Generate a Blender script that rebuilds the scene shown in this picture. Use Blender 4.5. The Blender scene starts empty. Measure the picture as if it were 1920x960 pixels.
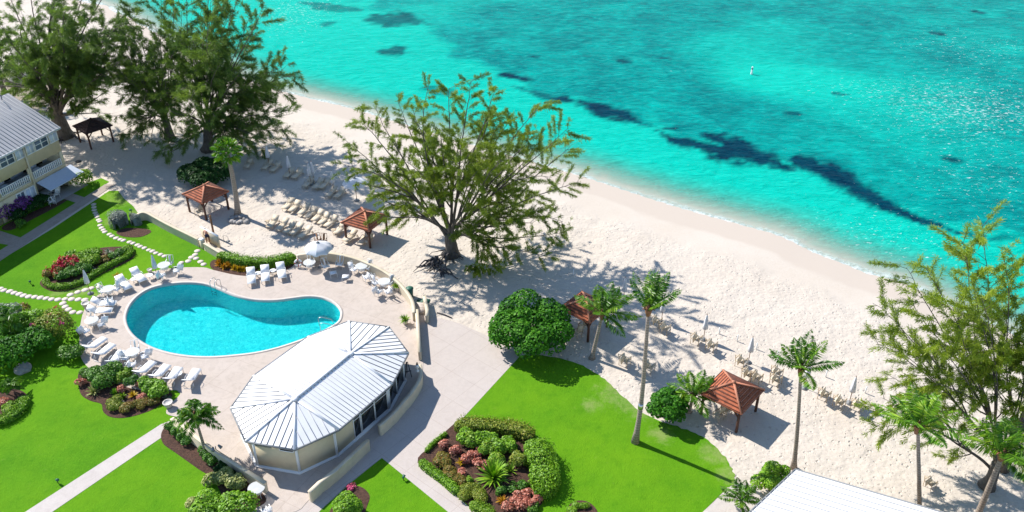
import bpy, bmesh, math, random
import numpy as np
from mathutils import Vector, Matrix
from mathutils.geometry import tessellate_polygon

sc = bpy.context.scene
C = sc.collection
R = math.radians
rng = np.random.default_rng(7)
random.seed(7)

# ---------------------------------------------------------------- camera, sky, sun, exposure
FPX, PITCH, CAM_H = 1690.0, R(33.0), 44.0          # focal length in 1920-wide pixels, tilt, height
cam = bpy.data.objects.new('camera', bpy.data.cameras.new('camera'))
C.objects.link(cam)
cam.location = (0, 0, CAM_H)
cam.rotation_euler = (R(90) - PITCH, 0, 0)
cam.data.sensor_width = 36.0
cam.data.lens = FPX / 1920 * 36
cam.data.clip_end = 6000
sc.camera = cam
SUN_AZ, SUN_EL = R(-35), R(43)                     # direction the shadows run, height of the sun
w = bpy.data.worlds.new('World'); sc.world = w; w.use_nodes = True
nt = w.node_tree
sky = nt.nodes.new('ShaderNodeTexSky'); sky.sky_type = 'NISHITA'; sky.sun_disc = False
sky.sun_elevation = SUN_EL
sdir = Vector((-math.cos(SUN_AZ) * math.cos(SUN_EL), -math.sin(SUN_AZ) * math.cos(SUN_EL), math.sin(SUN_EL)))
sky.sun_rotation = math.atan2(sdir.x, sdir.y)
sky.air_density = 1.0; sky.dust_density = 0.1; sky.ozone_density = 3.0
bg = nt.nodes['Background']; bg.inputs[1].default_value = 0.12
nt.links.new(sky.outputs[0], bg.inputs[0])
sl = bpy.data.lights.new('sun', 'SUN'); sl.energy = 4.6; sl.angle = R(0.5); sl.color = (1.0, 0.95, 0.885)
sun = bpy.data.objects.new('sun', sl); C.objects.link(sun)
sun.rotation_euler = sdir.to_track_quat('Z', 'Y').to_euler()
sun.location = (-40, 60, 80)
vs = sc.view_settings
vs.view_transform = 'Standard'; vs.look = 'None'; vs.gamma = 1; vs.use_curve_mapping = False
vs.exposure = 0.69
sc.cycles.max_bounces = 6; sc.cycles.transparent_max_bounces = 12
sc.cycles.caustics_reflective = False; sc.cycles.caustics_refractive = False

# ---------------------------------------------------------------- survey: picture point -> place on the ground
ct, st = math.cos(PITCH), math.sin(PITCH)
def ray(px, py):
    u = (px - 960) / FPX; v = (480 - py) / FPX
    return np.array([u, ct + v * st, -st + v * ct])
def at(px, py, z=0.0):                             # on a level plane
    d = ray(px, py); t = (CAM_H - z) / -d[2]
    return np.array([d[0] * t, d[1] * t, z])
def at_y(px, py, Y):                               # on the upright plane y = Y
    d = ray(px, py); t = Y / d[1]
    return np.array([d[0] * t, Y, CAM_H + d[2] * t])

# ---------------------------------------------------------------- materials
def lin(*c):
    return tuple((x / 255 / 12.92) if x / 255 <= 0.04045 else ((x / 255 + 0.055) / 1.055) ** 2.4 for x in c)
def new_mat(name):
    m = bpy.data.materials.new(name); m.use_nodes = True
    return m, m.node_tree, m.node_tree.nodes['Principled BSDF']
def nd(nt, t, **k):
    n = nt.nodes.new(t)
    for a, b in k.items(): setattr(n, a, b)
    return n
def coords(nt, scale=(1, 1, 1), rot=0, obj=False):
    if obj:
        src = nd(nt, 'ShaderNodeTexCoord').outputs['Object']
    else:
        src = nd(nt, 'ShaderNodeNewGeometry').outputs['Position']
    mp = nd(nt, 'ShaderNodeMapping'); mp.inputs['Scale'].default_value = scale; mp.inputs['Rotation'].default_value = (0, 0, rot)
    nt.links.new(src, mp.inputs[0]); return mp.outputs[0]
def noise(nt, vec, scale, detail=4, rough=0.6, dist=0.0):
    n = nd(nt, 'ShaderNodeTexNoise'); n.inputs['Scale'].default_value = scale; n.inputs['Detail'].default_value = detail
    n.inputs['Roughness'].default_value = rough; n.inputs['Distortion'].default_value = dist
    nt.links.new(vec, n.inputs['Vector']); return n.outputs['Fac']
def ramp(nt, fac, stops, interp='LINEAR'):
    r = nd(nt, 'ShaderNodeValToRGB'); r.color_ramp.interpolation = interp
    el = r.color_ramp.elements
    while len(el) < len(stops): el.new(0.5)
    for e, (p, c) in zip(el, stops):
        e.position = p; e.color = (c, c, c, 1) if isinstance(c, (int, float)) else (*c, 1)
    nt.links.new(fac, r.inputs[0]); return r.outputs[0]
def mix(nt, fac, a, b, mode='MIX'):
    n = nd(nt, 'ShaderNodeMix', data_type='RGBA', blend_type=mode)
    for k, v in ((0, fac), (6, a), (7, b)):
        if hasattr(v, 'is_linked') or hasattr(v, 'links'): nt.links.new(v, n.inputs[k])
        elif k == 0: n.inputs[k].default_value = v
        else: n.inputs[k].default_value = (*v, 1)
    return n.outputs[2]
def mth(nt, op, a, b=0.0, clamp=False):
    n = nd(nt, 'ShaderNodeMath', operation=op, use_clamp=clamp)
    for k, v in ((0, a), (1, b)):
        if hasattr(v, 'links'): nt.links.new(v, n.inputs[k])
        else: n.inputs[k].default_value = v
    return n.outputs[0]
def maprange(nt, v, a, b, c=0.0, d=1.0):
    n = nd(nt, 'ShaderNodeMapRange'); n.interpolation_type = 'SMOOTHSTEP'
    nt.links.new(v, n.inputs[0])
    for i, x in ((1, a), (2, b), (3, c), (4, d)): n.inputs[i].default_value = x
    return n.outputs[0]
def bump(nt, bs, h, dist, strength=1.0):
    b = nd(nt, 'ShaderNodeBump'); b.inputs['Distance'].default_value = dist; b.inputs['Strength'].default_value = strength
    nt.links.new(h, b.inputs['Height']); nt.links.new(b.outputs[0], bs.inputs['Normal'])
def attr(nt, name):
    return nd(nt, 'ShaderNodeAttribute', attribute_name=name).outputs['Fac']
def plain(name, col, rough=0.6, var=0.18, scale=3.0, metal=0.0, bmp=0.0, obj=False, spec=0.4, bscale=None):
    m, nt, bs = new_mat(name)
    v = coords(nt, obj=obj)
    f = noise(nt, v, scale, 6, 0.65)
    lo = tuple(c * (1 - var) for c in col); hi = tuple(min(1, c * (1 + var)) for c in col)
    nt.links.new(ramp(nt, f, [(0.3, lo), (0.7, hi)]), bs.inputs['Base Color'])
    bs.inputs['Roughness'].default_value = rough; bs.inputs['Metallic'].default_value = metal
    bs.inputs['Specular IOR Level'].default_value = spec
    if bmp: bump(nt, bs, noise(nt, v, bscale or scale * 6, 3), bmp)
    return m
def leaf_mat(name, cols, trans=0.25, rough=0.5, spec=0.3):
    """cols: stops picked per leaf by the attribute 'var'"""
    m, nt, bs = new_mat(name)
    col = ramp(nt, attr(nt, 'var'), [(i / max(1, len(cols) - 1), c) for i, c in enumerate(cols)])
    nt.links.new(col, bs.inputs['Base Color']); bs.inputs['Roughness'].default_value = rough
    bs.inputs['Specular IOR Level'].default_value = spec
    tr = nd(nt, 'ShaderNodeBsdfTranslucent'); nt.links.new(mix(nt, 1.0, col, (1.1, 1.25, 0.6), 'MULTIPLY'), tr.inputs[0])
    ms = nd(nt, 'ShaderNodeMixShader'); ms.inputs[0].default_value = trans
    nt.links.new(bs.outputs[0], ms.inputs[1]); nt.links.new(tr.outputs[0], ms.inputs[2])
    nt.links.new(ms.outputs[0], nt.nodes['Material Output'].inputs[0])
    return m

M = {}
# sand -------------------------------------------------
m, nt, bs = new_mat('sand')
v = coords(nt)
sd = attr(nt, 'inland')
big = noise(nt, v, 0.18, 5, 0.6); fine = noise(nt, v, 9.0, 4, 0.7)
drycol = ramp(nt, big, [(0.3, (0.53, 0.465, 0.385)), (0.7, (0.58, 0.525, 0.45))])
drycol = mix(nt, 0.35, drycol, ramp(nt, fine, [(0.3, (0.43, 0.35, 0.28)), (0.7, (0.62, 0.555, 0.49))]))
wet = maprange(nt, mth(nt, 'ADD', sd, mth(nt, 'MULTIPLY', noise(nt, v, 0.25, 3), 2.0)), 2.6, 3.4)
col = mix(nt, wet, (0.50, 0.43, 0.36), drycol)
nt.links.new(col, bs.inputs['Base Color'])
bs.inputs['Roughness'].default_value = 0.85; bs.inputs['Specular IOR Level'].default_value = 0.2
vo = nd(nt, 'ShaderNodeTexVoronoi', feature='SMOOTH_F1'); vo.inputs['Scale'].default_value = 3.3; vo.inputs['Smoothness'].default_value = 0.2
nt.links.new(mix(nt, 0.25, v, noise(nt, v, 2.0, 2)), vo.inputs['Vector'])
dim = ramp(nt, vo.outputs['Distance'], [(0.06, 0.0), (0.27, 1.0)])
vo2 = nd(nt, 'ShaderNodeTexVoronoi', feature='SMOOTH_F1'); vo2.inputs['Scale'].default_value = 5.6; vo2.inputs['Smoothness'].default_value = 0.3
nt.links.new(v, vo2.inputs['Vector'])
dim2 = ramp(nt, vo2.outputs['Distance'], [(0.04, 0.0), (0.22, 1.0)])
h = mth(nt, 'ADD', mth(nt, 'MULTIPLY', dim, 0.6), mth(nt, 'MULTIPLY', dim2, 0.35))
h = mth(nt, 'ADD', h, mth(nt, 'MULTIPLY', noise(nt, v, 1.4, 7, 0.75), 0.50))
h = mth(nt, 'MULTIPLY', h, ramp(nt, noise(nt, v, 0.22, 4, 0.7), [(0.36, 0.3), (0.62, 1.3)]))
h = mth(nt, 'MULTIPLY', h, maprange(nt, mth(nt, 'ADD', sd, mth(nt, 'MULTIPLY', noise(nt, v, 0.2, 3), 3.0)), 5.5, 8.0, 0.04, 1.0))
bump(nt, bs, h, 0.095)
M['sand'] = m
# sea --------------------------------------------------
m, nt, bs = new_mat('sea_water')
v = coords(nt)
vs_ = coords(nt, (0.72, 1.35, 1), R(12))
off = attr(nt, 'offshore'); reef = attr(nt, 'reef'); mot = attr(nt, 'mottle')
n1 = noise(nt, v, 0.14, 8, 0.66, 0.4); n2 = noise(nt, vs_, 0.9, 5, 0.7, 0.6); n3 = noise(nt, vs_, 0.09, 6, 0.6, 0.8)
shallow = ramp(nt, n2, [(0.3, (0.0, 0.35, 0.265)), (0.7, (0.004, 0.47, 0.365))])
deep = ramp(nt, n1, [(0.34, (0.0, 0.10, 0.108)), (0.5, (0.0, 0.215, 0.19)), (0.68, (0.0, 0.39, 0.31))])
deep = mix(nt, 0.55, deep, ramp(nt, n2, [(0.28, (0.0, 0.09, 0.10)), (0.52, (0.0, 0.23, 0.215)), (0.74, (0.004, 0.44, 0.38))]))
col = mix(nt, mot, shallow, deep)
col = mix(nt, maprange(nt, off, 0.0, 9.0, 1.0, 0.0), col, (0.13, 0.42, 0.35))
col = mix(nt, reef, col, ramp(nt, n2, [(0.3, (0.0, 0.013, 0.035)), (0.75, (0.0, 0.058, 0.088))]))
# foam along the waterline and farther out whitecaps with glints painted into the colour
fo = mth(nt, 'ADD', off, mth(nt, 'MULTIPLY', mth(nt, 'SUBTRACT', noise(nt, v, 0.5, 5), 0.5), 2.2))
foam = mth(nt, 'MULTIPLY', maprange(nt, fo, -0.35, 0.1), maprange(nt, fo, 0.8, 2.6, 1.0, 0.0))
foam = mth(nt, 'MULTIPLY', foam, ramp(nt, noise(nt, v, 2.4, 4), [(0.33, 0.25), (0.52, 1.0)]))
cap = attr(nt, 'cap_glint')
glint_capn = noise(nt, coords(nt, (0.8, 1.7, 1), R(14)), 2.3, 5, 0.72, 0.5)
glint_caps = mth(nt, 'MULTIPLY', maprange(nt, mth(nt, 'ADD', glint_capn, mth(nt, 'MULTIPLY', cap, 0.17)), 0.69, 0.77), 0.7)
foam = mth(nt, 'MAXIMUM', foam, glint_caps)  # the painted glints join the foam mask here
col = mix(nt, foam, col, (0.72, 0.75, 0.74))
nt.links.new(col, bs.inputs['Base Color'])
bs.inputs['Roughness'].default_value = 0.2; bs.inputs['IOR'].default_value = 1.33; bs.inputs['Specular IOR Level'].default_value = 0.01
wv = mth(nt, 'ADD', mth(nt, 'MULTIPLY', noise(nt, vs_, 0.55, 4, 0.6, 0.4), 1.0), mth(nt, 'MULTIPLY', noise(nt, vs_, 2.2, 4, 0.65, 0.5), 0.4))
bump(nt, bs, wv, 0.30)
tr = nd(nt, 'ShaderNodeBsdfTransparent'); tr.inputs[0].default_value = (0.97, 0.99, 0.985, 1)
ms = nd(nt, 'ShaderNodeMixShader')
al = maprange(nt, mth(nt, 'ADD', off, mth(nt, 'MULTIPLY', mth(nt, 'SUBTRACT', n2, 0.5), 3.0)), -0.5, 8.5, 0.0, 1.0)
al = mth(nt, 'MAXIMUM', al, mth(nt, 'MULTIPLY', foam, 0.9))
nt.links.new(al, ms.inputs[0]); nt.links.new(tr.outputs[0], ms.inputs[1]); nt.links.new(bs.outputs[0], ms.inputs[2])
nt.links.new(ms.outputs[0], nt.nodes['Material Output'].inputs[0])
M['sea'] = m
# lawn -------------------------------------------------
def lawn_mat(name, wear):
    m, nt, bs = new_mat(name)
    v = coords(nt)
    a = noise(nt, v, 0.35, 6, 0.65); b = noise(nt, v, 7.0, 8, 0.8)
    c1 = ramp(nt, a, [(0.3, (0.055, 0.195, 0.003)), (0.55, (0.080, 0.25, 0.004)), (0.75, (0.125, 0.29, 0.008))])
    c2 = ramp(nt, b, [(0.3, (0.028, 0.115, 0.002)), (0.7, (0.130, 0.32, 0.012))])
    c = mix(nt, 0.45, c1, c2)
    c = mix(nt, ramp(nt, noise(nt, v, 0.13, 4, 0.6), [(0.36, 0.0), (0.66, 0.75)]), c, (0.128, 0.290, 0.006))
    c = mix(nt, ramp(nt, noise(nt, v, 0.9, 6, 0.7), [(0.5, 0.0), (0.75, 0.45)]), c, (0.030, 0.15, 0.002))
    spk = ramp(nt, noise(nt, v, 2.2, 6, 0.75), [(0.60, 0.0), (0.72, 0.5)])
    c = mix(nt, spk, c, (0.15, 0.26, 0.03))
    # worn, sandy patches: fixed places in the grass
    wsum = None
    for (px, py, r_) in wear:
        p = at(px, py)
        vm = nd(nt, 'ShaderNodeVectorMath', operation='DISTANCE'); nt.links.new(v, vm.inputs[0]); vm.inputs[1].default_value = p
        q = maprange(nt, vm.outputs['Value'], 0.0, r_, 1.0, 0.0)
        wsum = q if wsum is None else mth(nt, 'MAXIMUM', wsum, q)
    if wsum is not None:
        wn = noise(nt, v, 1.6, 6, 0.7)
        wf = maprange(nt, mth(nt, 'ADD', mth(nt, 'MULTIPLY', wsum, 0.62), mth(nt, 'MULTIPLY', wn, 1.0)), 0.78, 1.25)
        c = mix(nt, mth(nt, 'MULTIPLY', wf, 0.42), c, (0.36, 0.35, 0.16))
    nt.links.new(c, bs.inputs['Base Color']); bs.inputs['Roughness'].default_value = 0.9; bs.inputs['Specular IOR Level'].default_value = 0.1
    bump(nt, bs, mth(nt, 'ADD', noise(nt, v, 14, 3), mth(nt, 'MULTIPLY', noise(nt, v, 1.2, 3), 1.2)), 0.05)
    return m
M['lawn_l'] = lawn_mat('lawn_left', [(238, 368, 4.5), (150, 545, 3.0), (110, 548, 2.0), (262, 398, 2.5), (210, 415, 2.0), (178, 555, 1.6)])
M['lawn_r'] = lawn_mat('lawn_right', [(1165, 735, 4.2), (1200, 760, 3.6), (1340, 850, 2.6), (1368, 890, 2.2), (1240, 815, 2.2), (1110, 760, 1.8), (1020, 860, 1.6)])
M['lawn_m'] = lawn_mat('lawn_middle', [])
# paving -----------------------------------------------
def paving(name, a, b, stain=0.25, joint=0.0, rot=0.0, edge=None):
    m, nt, bs = new_mat(name)
    v = coords(nt)
    c = ramp(nt, noise(nt, v, 0.30, 7, 0.68, 0.5), [(0.3, a), (0.7, b)])
    c = mix(nt, stain, c, ramp(nt, noise(nt, v, 1.3, 6, 0.75, 1.2), [(0.35, tuple(x * 0.72 for x in a)), (0.55, b)]))
    c = mix(nt, 0.22, c, ramp(nt, noise(nt, v, 22, 3), [(0.3, tuple(x * 0.7 for x in a)), (0.7, tuple(min(1, x * 1.15) for x in b))]))
    if joint:
        br = nd(nt, 'ShaderNodeTexBrick', offset=0.0)
        nt.links.new(coords(nt, (1, 1, 1), rot), br.inputs['Vector'])
        br.inputs['Scale'].default_value = 1.0; br.inputs['Mortar Size'].default_value = 0.018
        br.inputs['Brick Width'].default_value = joint; br.inputs['Row Height'].default_value = joint
        br.inputs['Color1'].default_value = br.inputs['Color2'].default_value = (1, 1, 1, 1); br.inputs['Mortar'].default_value = (0.84, 0.81, 0.79, 1)
        c = mix(nt, 1.0, c, br.outputs['Color'], 'MULTIPLY')
    nt.links.new(c, bs.inputs['Base Color']); bs.inputs['Roughness'].default_value = 0.8; bs.inputs['Specular IOR Level'].default_value = 0.25
    bump(nt, bs, noise(nt, v, 18, 3), 0.012)
    return m
M['deck'] = paving('deck_concrete', (0.455, 0.385, 0.325), (0.52, 0.45, 0.395), 0.42, 3.1, R(28))
M['walk'] = paving('walk_concrete', (0.465, 0.405, 0.365), (0.50, 0.445, 0.405), 0.25, 2.3, R(40))
M['path'] = paving('path_concrete', (0.47, 0.42, 0.385), (0.52, 0.475, 0.44), 0.35)
M['side'] = paving('sidewalk_concrete', (0.33, 0.27, 0.22), (0.40, 0.34, 0.29), 0.45, 1.5, R(24))
M['coping'] = plain('pool_coping', (0.56, 0.50, 0.45), 0.7, 0.08, 4)
M['stone'] = plain('stepping_stone', (0.56, 0.49, 0.435), 0.8, 0.12, 5, bmp=0.01)
M['mulch'] = plain('mulch', (0.085, 0.042, 0.028), 0.95, 0.6, 7, bmp=0.06)
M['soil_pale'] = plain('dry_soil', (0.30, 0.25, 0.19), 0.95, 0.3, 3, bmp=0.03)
# pool
m, nt, bs = new_mat('pool_tile')
v = coords(nt)
nt.links.new(ramp(nt, noise(nt, v, 0.6, 4), [(0.3, (0.08, 0.66, 0.64)), (0.7, (0.12, 0.74, 0.70))]), bs.inputs['Base Color'])
bs.inputs['Roughness'].default_value = 0.5
M['pool'] = m
m, nt, bs = new_mat('pool_water')
v = coords(nt)
bs.inputs['Base Color'].default_value = (0.0, 0.30, 0.34, 1); bs.inputs['Roughness'].default_value = 0.06; bs.inputs['IOR'].default_value = 1.33
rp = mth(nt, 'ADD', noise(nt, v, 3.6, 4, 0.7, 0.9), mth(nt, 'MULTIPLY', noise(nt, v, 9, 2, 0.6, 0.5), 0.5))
bump(nt, bs, rp, 0.10)
tr = nd(nt, 'ShaderNodeBsdfTransparent')
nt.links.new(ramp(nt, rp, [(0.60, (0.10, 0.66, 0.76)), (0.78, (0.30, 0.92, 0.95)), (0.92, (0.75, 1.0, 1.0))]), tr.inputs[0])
ms = nd(nt, 'ShaderNodeMixShader'); ms.inputs[0].default_value = 0.16
nt.links.new(tr.outputs[0], ms.inputs[1]); nt.links.new(bs.outputs[0], ms.inputs[2])
nt.links.new(ms.outputs[0], nt.nodes['Material Output'].inputs[0])
M['pool_water'] = m
# building stuff
M['cream'] = plain('cream_stucco', (0.66, 0.56, 0.38), 0.85, 0.06, 2, bmp=0.004)
M['cream_pale'] = plain('pale_stucco', (0.60, 0.52, 0.385), 0.85, 0.10, 1.5, bmp=0.004)
M['white'] = plain('white_paint', (0.78, 0.78, 0.77), 0.45, 0.03, 3)
M['sling'] = plain('white_sling', (0.80, 0.80, 0.81), 0.7, 0.03, 4)
M['roofw'] = plain('white_metal_roof', (0.74, 0.74, 0.745), 0.4, 0.045, 1.1)
M['roofg'] = plain('grey_metal_roof', (0.40, 0.395, 0.40), 0.42, 0.07, 0.9)
M['seam'] = plain('roof_seam', (0.10, 0.11, 0.115), 0.6, 0.15, 3)
M['seam_pale'] = plain('pale_roof_seam', (0.36, 0.37, 0.38), 0.5, 0.1, 3)
M['shutter'] = plain('pale_blue_shutter', (0.50, 0.56, 0.66), 0.6, 0.05, 4)
M['dark'] = plain('dark_recess', (0.035, 0.038, 0.042), 0.7, 0.2, 3)
M['floor_in'] = plain('patio_tile', (0.24, 0.24, 0.24), 0.6, 0.1, 3)
m, nt, bs = new_mat('window_glass')
bs.inputs['Base Color'].default_value = (0.012, 0.016, 0.02, 1); bs.inputs['Roughness'].default_value = 0.08
M['glass'] = m
m, nt, bs = new_mat('blue_glass')
bs.inputs['Base Color'].default_value = (0.10, 0.14, 0.19, 1); bs.inputs['Roughness'].default_value = 0.12
M['glass_b'] = m
m, nt, bs = new_mat('frosted_table_glass')
bs.inputs['Base Color'].default_value = (0.72, 0.74, 0.74, 1); bs.inputs['Alpha'].default_value = 0.55; bs.inputs['Roughness'].default_value = 0.3
M['table'] = m
M['steel'] = plain('steel_tube', (0.55, 0.55, 0.56), 0.25, 0.05, 5, metal=0.9)
M['grey'] = plain('grey_metal', (0.20, 0.21, 0.22), 0.5, 0.1, 5)
M['black'] = plain('black_metal', (0.02, 0.02, 0.022), 0.5, 0.2, 5)
M['beige'] = plain('beige_sling', (0.60, 0.51, 0.38), 0.75, 0.08, 5)
M['beigef'] = plain('tan_frame', (0.46, 0.36, 0.24), 0.6, 0.12, 5)
M['wood'] = plain('brown_wood', (0.20, 0.095, 0.045), 0.75, 0.3, 6)
M['postw'] = plain('gazebo_post', (0.10, 0.045, 0.03), 0.75, 0.25, 6)
M['terra'] = plain('terracotta_roof', (0.36, 0.105, 0.048), 0.8, 0.42, 2.4, bmp=0.01, obj=True)
M['terra_d'] = plain('weathered_roof', (0.055, 0.032, 0.030), 0.85, 0.30, 1.6, obj=True)
M['terra_r'] = plain('pale_ridge_tile', (0.42, 0.17, 0.10), 0.8, 0.30, 2.0, obj=True)
M['canvas'] = plain('white_canvas', (0.66, 0.66, 0.68), 0.85, 0.05, 2)
M['rock'] = plain('grey_rock', (0.33, 0.31, 0.29), 0.9, 0.35, 2.5, bmp=0.06)
M['skin'] = plain('tanned_skin', (0.42, 0.20, 0.13), 0.55, 0.08, 5)
M['navy'] = plain('navy_swimwear', (0.02, 0.025, 0.06), 0.7, 0.1, 5)
M['hair'] = plain('dark_hair', (0.03, 0.02, 0.015), 0.6, 0.2, 8)
M['pot'] = plain('pale_pot', (0.52, 0.49, 0.45), 0.8, 0.1, 5)
M['green'] = plain('green_metal', (0.03, 0.12, 0.08), 0.5, 0.1, 5)
M['red'] = plain('red_trim', (0.30, 0.05, 0.04), 0.6, 0.1, 5)
def bark(name, a, b, ring=0.0):
    m, nt, bs = new_mat(name)
    v = coords(nt, (1, 1, 0.35) if not ring else (1, 1, 1))
    f = noise(nt, v, 5, 6, 0.7)
    c = ramp(nt, f, [(0.3, a), (0.7, b)])
    if ring:
        wv = nd(nt, 'ShaderNodeTexWave', wave_type='BANDS', bands_direction='Z'); wv.inputs['Scale'].default_value = ring
        wv.inputs['Distortion'].default_value = 1.5; nt.links.new(v, wv.inputs[0])
        c = mix(nt, 0.4, c, ramp(nt, wv.outputs['Fac'], [(0.1, tuple(x * 0.5 for x in a)), (0.5, b)]))
    nt.links.new(c, bs.inputs['Base Color']); bs.inputs['Roughness'].default_value = 0.9
    bump(nt, bs, f, 0.05)
    return m
M['bark'] = bark('casuarina_bark', (0.055, 0.045, 0.037), (0.16, 0.14, 0.12))
M['barkp'] = bark('palm_bark', (0.20, 0.16, 0.125), (0.36, 0.30, 0.25), 1.6)
M['root'] = bark('weathered_root', (0.03, 0.026, 0.028), (0.13, 0.12, 0.12))
# leaves
M['cas'] = leaf_mat('casuarina_needles', [(0.055, 0.095, 0.012), (0.125, 0.19, 0.018), (0.24, 0.31, 0.028), (0.38, 0.42, 0.065)], 0.4)
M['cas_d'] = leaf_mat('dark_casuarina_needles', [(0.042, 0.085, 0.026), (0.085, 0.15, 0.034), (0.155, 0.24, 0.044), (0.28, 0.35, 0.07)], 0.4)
M['cas_y'] = leaf_mat('bright_casuarina_needles', [(0.08, 0.125, 0.014), (0.18, 0.25, 0.022), (0.31, 0.39, 0.032), (0.43, 0.48, 0.08)], 0.42)
M['grape'] = leaf_mat('sea_grape_leaves', [(0.01, 0.055, 0.004), (0.026, 0.12, 0.006), (0.055, 0.21, 0.01), (0.12, 0.32, 0.02)], 0.2, 0.55, 0.15)
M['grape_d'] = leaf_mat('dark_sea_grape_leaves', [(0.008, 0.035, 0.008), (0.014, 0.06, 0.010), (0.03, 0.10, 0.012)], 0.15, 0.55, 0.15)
M['palm'] = leaf_mat('palm_leaflets', [(0.022, 0.08, 0.006), (0.05, 0.155, 0.008), (0.115, 0.27, 0.014), (0.27, 0.37, 0.03)], 0.3, 0.4, 0.4)
M['palm_b'] = leaf_mat('bright_palm_leaflets', [(0.03, 0.1, 0.008), (0.075, 0.2, 0.01), (0.16, 0.34, 0.018), (0.32, 0.45, 0.035)], 0.3, 0.4, 0.4)
M['hedge'] = leaf_mat('hedge_leaves', [(0.05, 0.13, 0.006), (0.11, 0.26, 0.008), (0.19, 0.38, 0.013), (0.3, 0.48, 0.035)], 0.2)
M['shrub'] = leaf_mat('shrub_leaves', [(0.018, 0.07, 0.008), (0.04, 0.14, 0.01), (0.09, 0.23, 0.014), (0.16, 0.32, 0.03)], 0.2)
M['lime'] = leaf_mat('lime_leaves', [(0.06, 0.18, 0.008), (0.13, 0.28, 0.012), (0.22, 0.36, 0.02), (0.32, 0.42, 0.05)], 0.25)
M['olive'] = leaf_mat('olive_leaves', [(0.07, 0.12, 0.012), (0.15, 0.22, 0.016), (0.25, 0.31, 0.025), (0.34, 0.28, 0.05)], 0.2)
M['silver'] = leaf_mat('silver_buttonwood_leaves', [(0.16, 0.2, 0.17), (0.24, 0.28, 0.245), (0.33, 0.37, 0.32)], 0.1)
M['silver_d'] = leaf_mat('grey_green_leaves', [(0.10, 0.15, 0.10), (0.20, 0.26, 0.18), (0.34, 0.40, 0.30)], 0.15)
M['coral'] = leaf_mat('coral_croton_leaves', [(0.26, 0.06, 0.035), (0.44, 0.13, 0.08), (0.58, 0.23, 0.16), (0.62, 0.35, 0.25)], 0.2)
M['redfl'] = leaf_mat('red_flowers', [(0.35, 0.01, 0.02), (0.5, 0.02, 0.05), (0.55, 0.05, 0.12)], 0.2)
M['rust'] = leaf_mat('rusty_leaves', [(0.08, 0.11, 0.02), (0.15, 0.17, 0.02), (0.3, 0.15, 0.03), (0.2, 0.24, 0.03)], 0.2)
M['yellow'] = leaf_mat('yellow_croton_leaves', [(0.30, 0.17, 0.01), (0.48, 0.30, 0.015), (0.56, 0.42, 0.03)], 0.25)
M['orange'] = leaf_mat('orange_croton_leaves', [(0.38, 0.13, 0.01), (0.52, 0.26, 0.015), (0.58, 0.38, 0.03)], 0.25)
M['cream_l'] = leaf_mat('variegated_leaves', [(0.16, 0.22, 0.05), (0.32, 0.36, 0.10), (0.50, 0.50, 0.22)], 0.2)
M['purple'] = leaf_mat('bougainvillea', [(0.06, 0.02, 0.09), (0.14, 0.03, 0.20), (0.24, 0.08, 0.32), (0.04, 0.08, 0.02)], 0.2)
M['pinkfl'] = leaf_mat('pink_flowers', [(0.5, 0.04, 0.14), (0.6, 0.10, 0.22)], 0.2)
M['straw'] = leaf_mat('dry_grass', [(0.30, 0.22, 0.13), (0.42, 0.33, 0.22)], 0.1)

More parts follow.
